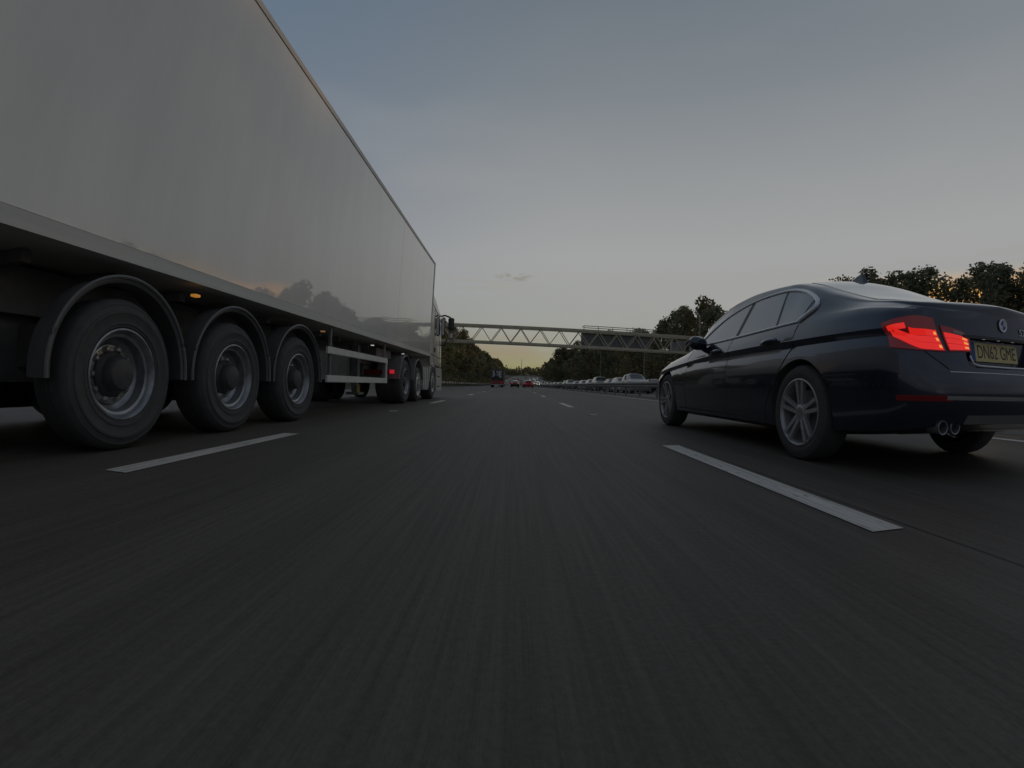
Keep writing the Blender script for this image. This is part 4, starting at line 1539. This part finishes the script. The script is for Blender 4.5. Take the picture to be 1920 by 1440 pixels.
# far up the hill both ways
far_on = []
y = 170
i = 0
while y < 430:
    x = (10.6, 14.2, 18.0)[i % 3]
    far_on.append((x, y))
    y += rng.uniform(9, 17)
    i += 1
FARN = len(far_on)
for i, (x, y) in enumerate(far_on):
    k = rng.choice(list(protos.keys()))
    o = copy_tree(protos[k])
    o.location = (x + cx(y), y, zr(y))
    o.rotation_euler = (-math.atan2(zr(y + 2) - zr(y), 2), 0, math.pi)
    if i % 3 != 2:
        for c in kids(o):
            if c.name.startswith('headlight'):
                c.data = c.data.copy()
                c.data.materials[0] = HEADON
    tag(o, f'{k[1]} {KN[k[0]]} far up the oncoming hill, number {i + 1} beyond the bend' if False else f'distant oncoming {k[1]} {KN[k[0]]} coming down the hill, {i + 1} of {FARN} from the nearest', CATK[k[0]], 'distant oncoming vehicles on the hill')


# vehicles ahead on this side
def lit(o, m_on, part='tail_light'):
    for c in kids(o):
        if c.name.startswith(part):
            c.data = c.data.copy()
            c.data.materials[0] = m_on
    return o


lead = far_car('saloon', PAINTS['black'], 'dark_car')
lead.location = (.05, 92, 0)
tag(lit(lead, M['red_far']), 'dark car straight ahead in our lane with red tail lights lit', 'car')
redc = far_car('hatch', PAINTS['red'], 'red_car')
redc.location = (2.75, 90, 0)
tag(lit(redc, M['red_lamp']), 'bright red car ahead in the lane right of ours', 'car')
far_same = [(-3.6, 128, 'saloon', 'grey'), (0.1, 118, 'suv', 'black'), (3.0, 116, 'saloon', 'blue'), (3.2, 138, 'van', 'white'), (0.2, 150, 'hatch', 'silver'), (3.3, 165, 'saloon', 'black'), (-3.3, 185, 'van', 'white'), (.3, 190, 'saloon', 'silver'), (3.4, 205, 'suv', 'grey'), (.4, 235, 'hatch', 'grey'), (3.5, 250, 'saloon', 'silver'), (-3, 270, 'van', 'white'), (3.6, 300, 'suv', 'black'), (.5, 310, 'saloon', 'white'), (3.8, 350, 'saloon', 'silver'), (.6, 370, 'hatch', 'black'), (-3, 390, 'van', 'white'), (3.8, 410, 'suv', 'silver')]
for i, (x, y, kind, col) in enumerate(far_same):
    o = copy_tree(protos[(kind, col)]) if (kind, col) in protos else get_car(kind, col)
    o.name = 'distant_van' if kind == 'van' else 'distant_car'
    o.location = (x + cx(y), y, zr(y))
    o.rotation_euler = (math.atan2(zr(y + 2) - zr(y), 2), 0, 0)
    if i % 3 == 0:
        lit(o, M['red_far'])
    tag(o, f'distant {col} {KN[kind]} driving away up our side, {NUM[i]} beyond the red car', CATK[kind], 'distant vehicles driving away ahead')

# lorry ahead with red lower rear and grey upper rear
rl_ = empty('rear_loading_lorry', (-3.3, 86, 0), 'lorry ahead on the left with red tail and white markings on its upper doors', 'lorry')
MB().box(-1.2, 1.2, 0, 7.5, 1.3, 3.35).build('box_body', mat('lorry_body', (.05, .05, .055), .5), rl_, smooth=False)
fr_ = MB()
for a, c in (((-1.18, 1.32), (-1.18, 3.33)), ((1.18, 1.32), (1.18, 3.33)), ((-1.2, 3.33), (1.2, 3.33))):
    fr_.bar((a[0], -.03, a[1]), (c[0], -.03, c[1]), .09, .09)
fr_.build('door_frame', M['cab_grey'], rl_, smooth=False)
mk_ = MB()
WHT = mat('lorry_marking', (.62, .62, .62), .6)
# pale chevron-like blocks on the doors
for pts in ([(-.98, 3.1), (-.5, 3.1), (-.55, 2.75), (-.35, 2.4), (-.62, 2.0), (-.98, 1.9), (-.8, 2.5)], [(-.25, 3.1), (.05, 3.1), (.08, 2.2), (-.15, 2.2), (-.05, 2.6)],
            [(.2, 3.1), (.85, 3.1), (.85, 2.8), (.5, 2.75), (.5, 2.62), (.85, 2.6), (.85, 2.3), (.55, 2.25), (.85, 1.95), (.85, 1.8), (.35, 1.9), (.2, 2.3)]):
    n0 = len(pts)
    mk_.add([(x, -.012, z) for x, z in pts] + [(x, .0, z) for x, z in pts], [tuple(range(n0))] + [(k, k + n0, (k + 1) % n0 + n0, (k + 1) % n0) for k in range(n0)])
mk_.build('door_marking', WHT, rl_, smooth=False)
MB().box(-1.25, 1.25, -.08, 1.5, .72, 1.28).build('tail_panel', mat('lorry_red', (.36, .07, .055), .5, var=.25, vscale=3), rl_, smooth=False)
MB().box(-1.25, 1.25, -.14, -.05, .42, .62).build('bumper', mat('lorry_bumper', (.5, .48, .45), .5), rl_, smooth=False)
for x in (-.95, .95):
    MB().box(x - .22, x + .22, -.15, -.081, .75, .95).build('tail_light', M['tl_dark'], rl_, smooth=False)
    for y in (1.6, 5.8):
        MB().lathe([(-.3, .25), (-.3, .5), (.1, .5), (.12, .25)], 20).build('wheel', M['tyre'], rl_, loc=(x, y, .5))
MB().box(-1.0, 1.0, .1, 7.4, .5, 1.29).build('chassis', M['chassis'], rl_, smooth=False)
MB().box(-1.2, 1.2, 7.6, 9.4, .6, 2.9).build('cab', M['cab_grey'], rl_, smooth=False)

# ------------------------------------------------------------------ gantry
GY = 58.0
gan = empty('sign_gantry', (0, GY, 0), 'grey steel lattice gantry spanning both carriageways', 'gantry', None)
GROLL = 0.0245
gan.rotation_euler = (0, GROLL, 0)
GX0, GX1 = -13.5, 31.0
GZB, GZT = 5.72, 7.78
for yy in (-.75, .75):
    for z in (GZB, GZT):
        MB().box(GX0, GX1, yy - .11, yy + .11, z - .14, z + .14).build('chord', M['steel'], gan, smooth=False)
xs = np.arange(GX0 + .3, GX1 - 1, 1.24)
for yy in (-.75, .75):
    for i in range(len(xs) - 1):
        a = (xs[i], yy, GZB + .12 if i % 2 == 0 else GZT - .12)
        c = (xs[i + 1], yy, GZT - .12 if i % 2 == 0 else GZB + .12)
        MB().bar(a, c, .085, .085).build('brace', M['steel'], gan, smooth=False)
for i in range(0, len(xs) - 1, 2):
    MB().bar((xs[i], -.64, GZB), (xs[i], .64, GZB), .08).build('cross_member', M['steel'], gan, smooth=False)
    MB().bar((xs[i + 1], -.64, GZT), (xs[i + 1], .64, GZT), .08).build('cross_member', M['steel'], gan, smooth=False)
for xx in (GX0, GX1):
    lg = MB()
    for yy in (-.6, .6):
        lg.bar((xx, yy, -.6 + (.3 if xx < 0 else .6)), (xx, yy, GZT), .35, .35)
    for z in (1.5, 3.5, 5.2):
        lg.bar((xx, -.6, z), (xx, .6, z), .15)
    lg.build('leg', M['steel'], gan, smooth=False)
# walkway handrail above the sign
hr = MB()
HX0, HX1 = 8.35, 17.6
for z in (8.12, 8.36):
    hr.bar((HX0, -.85, z), (HX1, -.85, z), .085)
for xx in np.linspace(HX0, HX1, 6):
    hr.bar((xx, -.85, GZT + .1), (xx, -.85, 8.39), .07)
hr.bar((HX0, -.85, 8.36), (HX0, .85, 8.36), .06)
hr.build('handrail', M['steel'], gan, smooth=False)


def on_gantry(o, x, z, y=0.0):
    c, s_ = math.cos(GROLL), math.sin(GROLL)
    o.location = (x * c + z * s_, GY + y, -x * s_ + z * c)
    o.rotation_euler = (0, GROLL, 0)
    return o


sg = empty('message_sign', (0, 0, 0), 'large dark message sign seen from behind, hung on the gantry over the oncoming lanes', 'sign')
on_gantry(sg, 13.0, 6.7, 1.25)
MB().box(-4.65, 4.65, -.28, .28, -1.05, 1.35).build('panel', M['sign_back'], sg, smooth=False)
lv = MB()
for z in np.arange(-.95, 1.3, .19):
    lv.box(-4.55, 4.55, -.305, -.285, z, z + .07)
lv.build('louvre', M['louvre'], sg, smooth=False)
rb = MB()
for x in np.linspace(-4.5, 4.5, 9):
    rb.box(x - .04, x + .04, -.34, -.306, -1.04, 1.33)
rb.build('rib', M['sign_back'], sg, smooth=False)
for i, (x, w_, h_, zz_) in enumerate(((20.4, .62, 1.15, 6.15), (21.5, 1.0, 1.35, 6.25), (23.2, .8, 1.25, 6.2))):
    cb_ = empty('equipment_cabinet', (0, 0, 0), ['narrow grey cabinet on the gantry, next to the message sign', 'widest grey cabinet on the gantry, between two smaller ones', 'grey cabinet on the gantry closest to the blue car'][i], 'cabinet', 'equipment cabinets standing inside the gantry')
    on_gantry(cb_, x, 5.86, -.05)
    MB().box(-w_ / 2, w_ / 2, -.35, .35, 0, h_).box(-w_ / 2 - .04, w_ / 2 + .04, -.39, .39, h_ + .002, h_ + .06).build('case', M['cabinet'], cb_, smooth=False)
    MB().box(-w_ / 2 + .06, w_ / 2 - .06, -.366, -.352, .08, h_ - .08).build('door', M['steel_dark'], cb_, smooth=False)
# lane camera housing near the left end
ch = empty('gantry_camera', (0, 0, 0), 'dark camera housing on a bracket at the left end of the gantry', 'camera')
on_gantry(ch, -8.1, 6.6, -1.2)
MB().box(-.35, .35, -.3, .3, -.25, .35).box(-.4, .4, -.5, .35, .352, .40).build('housing', M['chassis'], ch, smooth=False)
MB().bar((0, .301, 0), (0, .45, 0), .12).build('bracket', M['steel_dark'], ch, smooth=False)
MB().bar((-.2, .1, -.25), (-.2, .1, -.7), .08).box(-.3, .2, -.15, .2, -.95, -.7).build('lower_lamp', M['steel_dark'], ch, smooth=False)


# ------------------------------------------------------------------ barriers
def barrier(x, y0, y1, step, top, m, name, label, post_dy=3.2, zoff=0.0, posts=True):
    root = empty(name, (0, 0, 0), label, 'barrier')
    pr = [(-.10, top - .31), (-.02, top - .31), (.02, top - .26), (.02, top - .21), (-.04, top - .165), (.02, top - .12), (.02, top - .06), (-.02, top), (-.10, top)]
    yy = np.arange(y0, y1 + .1, step)
    P_ = [[Vector((x + cx(y) - a, y, zr(y) + z)) for a, z in pr] for y in yy]
    T_ = [[Vector((-.008, 0, 0))] * len(pr) for _ in yy]
    MB().grid(P_, thick=T_).build('beam', m, root, ang=25)
    if posts:
        pm_ = MB().box(-.05, .05, -.03, .03, -.15, top - .05).box(-.11, -.05, -.07, .07, top - .25, top - .08).mesh('post', M['beam'])
        for i, y in enumerate(np.arange(y0 + .6, y1, post_dy)):
            if i >= 100:
                break
            link('post', pm_, root, loc=(x + cx(y) + .2, y, zr(y)))
    return root


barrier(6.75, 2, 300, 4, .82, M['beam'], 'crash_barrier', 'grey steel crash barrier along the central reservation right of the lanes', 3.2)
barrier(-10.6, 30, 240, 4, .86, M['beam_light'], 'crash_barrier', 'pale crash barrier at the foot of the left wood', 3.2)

# ------------------------------------------------------------------ lamp columns and mast
lc = None
for i, (x, y, h) in enumerate(((21.6, 51.5, 9.3), (21.4, 74.5, 9.4), (21.4, 114, 9.6))):
    if lc is None:
        lc = empty('lamp_column', (0, 0, 0), '', 'lamp post', 'lamp columns on the far verge')
        MB().tube([(0, 0, 0), (0, 0, 1.6), (0, 0, 1.62), (0, 0, 9.3)], [.14, .14, .085, .055], 10).build('pole', M['steel_dark'], lc)
        MB().tube([(0, 0, 9.25), (-.1, 0, 9.42), (-.3, 0, 9.5)], .035, 8).build('arm', M['steel_dark'], lc)
        MB().box(-.72, -.28, -.11, .11, 9.46, 9.55).build('lantern', M['cab_grey'], lc, smooth=False)
        o = lc
    else:
        o = copy_tree(lc)
    o.location = (x, y, 0)
    o['label'] = ['lamp column rising above the gantry in front of the tall right trees', 'lamp column under the middle of the message sign', 'thin lamp column under the left edge of the message sign'][i]
ms_ = empty('radio_mast', (0 + cx(620), 620, zr(620)), 'thin lattice mast on the skyline at the end of the road', 'mast')
MB().tube([(0, 0, 0), (0, 0, 24)], [.5, .16], 6).build('mast_shaft', M['steel_dark'], ms_)
for z_ in (18, 21):
    MB().bar((-1.2, 0, z_), (1.2, 0, z_), .2).build('cross_arm', M['steel_dark'], ms_, smooth=False)


# ------------------------------------------------------------------ trees
def tree_meshes(seed, h, w, base, leaf, nclump, nleaf, lsize):
    r = random.Random(seed)
    t = MB()
    lean_ = Vector((r.uniform(-.04, .04), r.uniform(-.04, .04), 1))
    pts = [lean_ * (h * .85 * k / 7) + Vector((math.sin(k * 1.3 + seed) * .06, math.cos(k + seed) * .06, 0)) for k in range(8)]
    t.tube(pts, [h * .022 * (1 - k / 8.5) + .02 for k in range(8)], 7)
    l = MB()
    cl_ = []
    for k in range(nclump):
        f = (k + .5) / nclump
        zf = base + (1 - base) * (f ** .85)
        # crown envelope: wide in the middle, uneven
        env = math.sin(math.pi * min(1, (zf - base) / (1 - base) * .80 + .17)) ** .7
        a = k * 2.4 + r.uniform(-.6, .6)
        rad = w * env * r.uniform(.25, 1.0)
        c = Vector((rad * math.cos(a), rad * math.sin(a), h * zf * r.uniform(.96, 1.02)))
        s_ = w * r.uniform(.24, .42) * (1.1 - .4 * f)
        cl_.append((c, s_))
        i0 = min(6, max(1, int((c.z / h - .12) * 7)))
        t.tube([pts[i0] * .9, (pts[i0] * .9 + c) / 2 + Vector((0, 0, -.1)), c], [.05 * h / 10, .035 * h / 10, .012], 5)
    for c, s_ in cl_:
        for k in range(nleaf):
            d = Vector((r.gauss(0, 1), r.gauss(0, 1), r.gauss(0, .85)))
            if d.length < 1e-3:
                continue
            d.normalize()
            p = c + d * s_ * (r.random() ** .35) * r.uniform(.7, 1.12)
            n = (d * .8 + Vector((r.gauss(0, 1), r.gauss(0, 1), r.gauss(0, 1))) * .8).normalized()
            u = n.orthogonal().normalized()
            v = n.cross(u)
            an = r.uniform(0, 6.28)
            u, v = u * math.cos(an) + v * math.sin(an), v * math.cos(an) - u * math.sin(an)
            sz = lsize * r.uniform(.6, 1.3)
            l.add([p - u * sz * .5, p - v * sz * .3 + u * sz * .05, p + u * sz * .6, p + v * sz * .32], [(0, 1, 2, 3)])
    tm = t.mesh('trunk', M['bark'])
    lmh = bpy.data.meshes.new('crown')
    lmh.from_pydata(l.v, [], l.f)
    lmh.materials.append(leaf)
    return tm, lmh


KINDS = [tree_meshes(1, 10, 3.6, .06, M['leaf_b'], 26, 120, .42), tree_meshes(2, 10, 3.1, .05, M['leaf_a'], 24, 120, .42), tree_meshes(3, 10, 4.0, .05, M['leaf_c'], 30, 110, .44),
         tree_meshes(4, 10, 2.6, .05, M['leaf_a'], 22, 120, .40), tree_meshes(5, 10, 3.4, .08, M['leaf_b'], 26, 115, .42), tree_meshes(6, 10, 3.3, .04, M['leaf_c'], 26, 115, .42)]
NEARK = [tree_meshes(11, 10, 3.3, .05, M['leaf_b'], 34, 190, .27), tree_meshes(12, 10, 2.9, .05, M['leaf_b'], 32, 190, .27), tree_meshes(13, 10, 3.6, .05, M['leaf_c'], 34, 190, .27)]
LK = ['broad dark green', 'olive green', 'wide brownish', 'slim olive green', 'round dark green', 'bushy brownish']
LN = ['feathery dark', 'slim dark', 'broad dark']


def tree(x, y, h, k, label, group, near=False, z=None):
    tm, lmh = (NEARK if near else KINDS)[k]
    zz_ = zr(y) + (0.4 if z is None else z)
    o = empty('tree', (x + cx(y), y, zz_), label, 'tree', group, rng.uniform(0, 6.28))
    s_ = h / 10
    o.scale = (s_ * rng.uniform(.9, 1.12), s_ * rng.uniform(.9, 1.12), s_)
    link('trunk', tm, o)
    link('crown', lmh, o)
    return o


# near right row behind the blue car
i = 0
for y, x, h in ((9.5, 25.5, 8.3), (12.4, 26, 7.4), (15.0, 26.8, 7.9), (17.2, 26, 7.3), (19.4, 27.3, 8.2), (21.6, 30.0, 8.3), (24.0, 27, 8.7), (25.8, 26.5, 8.9), (28.2, 27, 8.9), (30.2, 27.5, 9.9), (32.4, 29.5, 9.9), (34.2, 28, 10.4), (36.4, 27.8, 9.5), (38.0, 27.5, 6.4), (39.5, 28.5, 5.6), (42.5, 27.6, 5.2), (46, 29, 5.4), (49.5, 28.5, 5.6)):
    t_ = tree(x, y, h, (0, 1, 2)[i % 3], f'{LN[i % 3]} tree behind the blue car, {NUM[i]} from the right edge', 'trees behind the blue car', True, .2)
    t_.scale = (t_.scale[0] * 1.18, t_.scale[1] * 1.18, t_.scale[2] * .955)
    i += 1
# tall clump on the right beyond the gantry, then the long wood
i = 0
for y, x, h in ((53.5, 27.8, 10.2), (60, 27.5, 11.4), (66, 28.5, 13.4), (71, 27, 12.8), (77, 29, 13.8), (83, 28, 12.2), (90, 29, 12.6), (98, 27.5, 12.4), (107, 28.5, 13.6), (116, 27.5, 13.4)):
    tree(x, y, h, (2, 0, 5, 4)[i % 4], f'tall {LK[(2, 0, 5, 4)[i % 4]]} tree on the right bank, {NUM[i]} from the blue car', 'tall trees on the right bank')
    i += 1
i = 0
y = 126
while y < 470:
    x = 27 + rng.uniform(-1, 3)
    k = rng.randrange(6)
    h = rng.uniform(12, 16.5)
    if 262 < y < 285:
        h = 21
    tree(x, y, h, k, f'{LK[k]} tree in the right wood, front row {i + 1} from the gantry', 'trees of the right wood')
    tree(x + 7 + rng.uniform(-1, 2), y + rng.uniform(-4, 4), h * rng.uniform(.95, 1.15), (k + 3) % 6, f'{LK[(k + 3) % 6]} tree in the right wood, back row {i + 1} from the gantry', 'trees of the right wood')
    y += rng.uniform(8, 12.5)
    i += 1
# left wood
i = 0
y = 56
while y < 470:
    x = -17.0 + rng.uniform(-2, .8)
    k = rng.choice((1, 3, 1, 0, 5))
    h = rng.uniform(13.5, 16.5) if y < 150 else rng.uniform(13, 17)
    if 66 < y < 90:
        h *= .92
    tree(x, y, h, k, f'{LK[k]} tree in the left wood, front row {i + 1} from the lorry', 'trees of the left wood')
    if i % 2 == 0:
        tree(x - 6, y + 3, h * 1.08, (k + 1) % 6, f'{LK[(k + 1) % 6]} tree in the left wood, back row {i + 1} from the lorry', 'trees of the left wood')
    y += rng.uniform(7.5, 11)
    i += 1


# undergrowth and far wood: masses
def mass(name, pts_fn, n, size, m, label):
    r = random.Random(9)
    l = MB()
    for _ in range(n):
        p = Vector(pts_fn(r))
        nn = Vector((r.gauss(0, 1), r.gauss(0, 1), r.gauss(0, 1))).normalized()
        u = nn.orthogonal().normalized()
        v = nn.cross(u)
        sz = size(p, r)
        l.add([p - u * sz * .5, p - v * sz * .35, p + u * sz * .55, p + v * sz * .35], [(0, 1, 2, 3)])
    me = bpy.data.meshes.new(name)
    me.from_pydata(l.v, [], l.f)
    me.materials.append(m)
    o = link(name, me)
    o['kind'] = 'stuff'
    o['label'] = label
    o['category'] = 'undergrowth' if 'under' in name else 'wood'
    return o


def ug(x0, x1, hmax, ya, yb):
    def f(r):
        y = ya + (yb - ya) * r.random() ** 1.6
        x = r.uniform(x0, x1)
        hh = hmax * (.6 + .4 * math.sin(y * .7) * math.sin(y * .23 + 1)) * (0.5 + 0.5 * min(1, abs(x - (x0 if x0 > 0 else x1)) / 2.5))
        return (x + cx(y), y, zr(y) + hh * r.random())
    return f


mass('undergrowth', ug(24.0, 33, 5.2, 2, 430), 46000, lambda p, r: (.22 + p.y * .0016) * r.uniform(.6, 1.4), M['leaf_b'], 'dense bushes under the trees along the far verge on the right')
mass('undergrowth', ug(-24, -13.0, 5.0, 25, 430), 26000, lambda p, r: (.26 + p.y * .0016) * r.uniform(.6, 1.4), M['leaf_a'], 'dense bushes under the trees beside the left hard shoulder')


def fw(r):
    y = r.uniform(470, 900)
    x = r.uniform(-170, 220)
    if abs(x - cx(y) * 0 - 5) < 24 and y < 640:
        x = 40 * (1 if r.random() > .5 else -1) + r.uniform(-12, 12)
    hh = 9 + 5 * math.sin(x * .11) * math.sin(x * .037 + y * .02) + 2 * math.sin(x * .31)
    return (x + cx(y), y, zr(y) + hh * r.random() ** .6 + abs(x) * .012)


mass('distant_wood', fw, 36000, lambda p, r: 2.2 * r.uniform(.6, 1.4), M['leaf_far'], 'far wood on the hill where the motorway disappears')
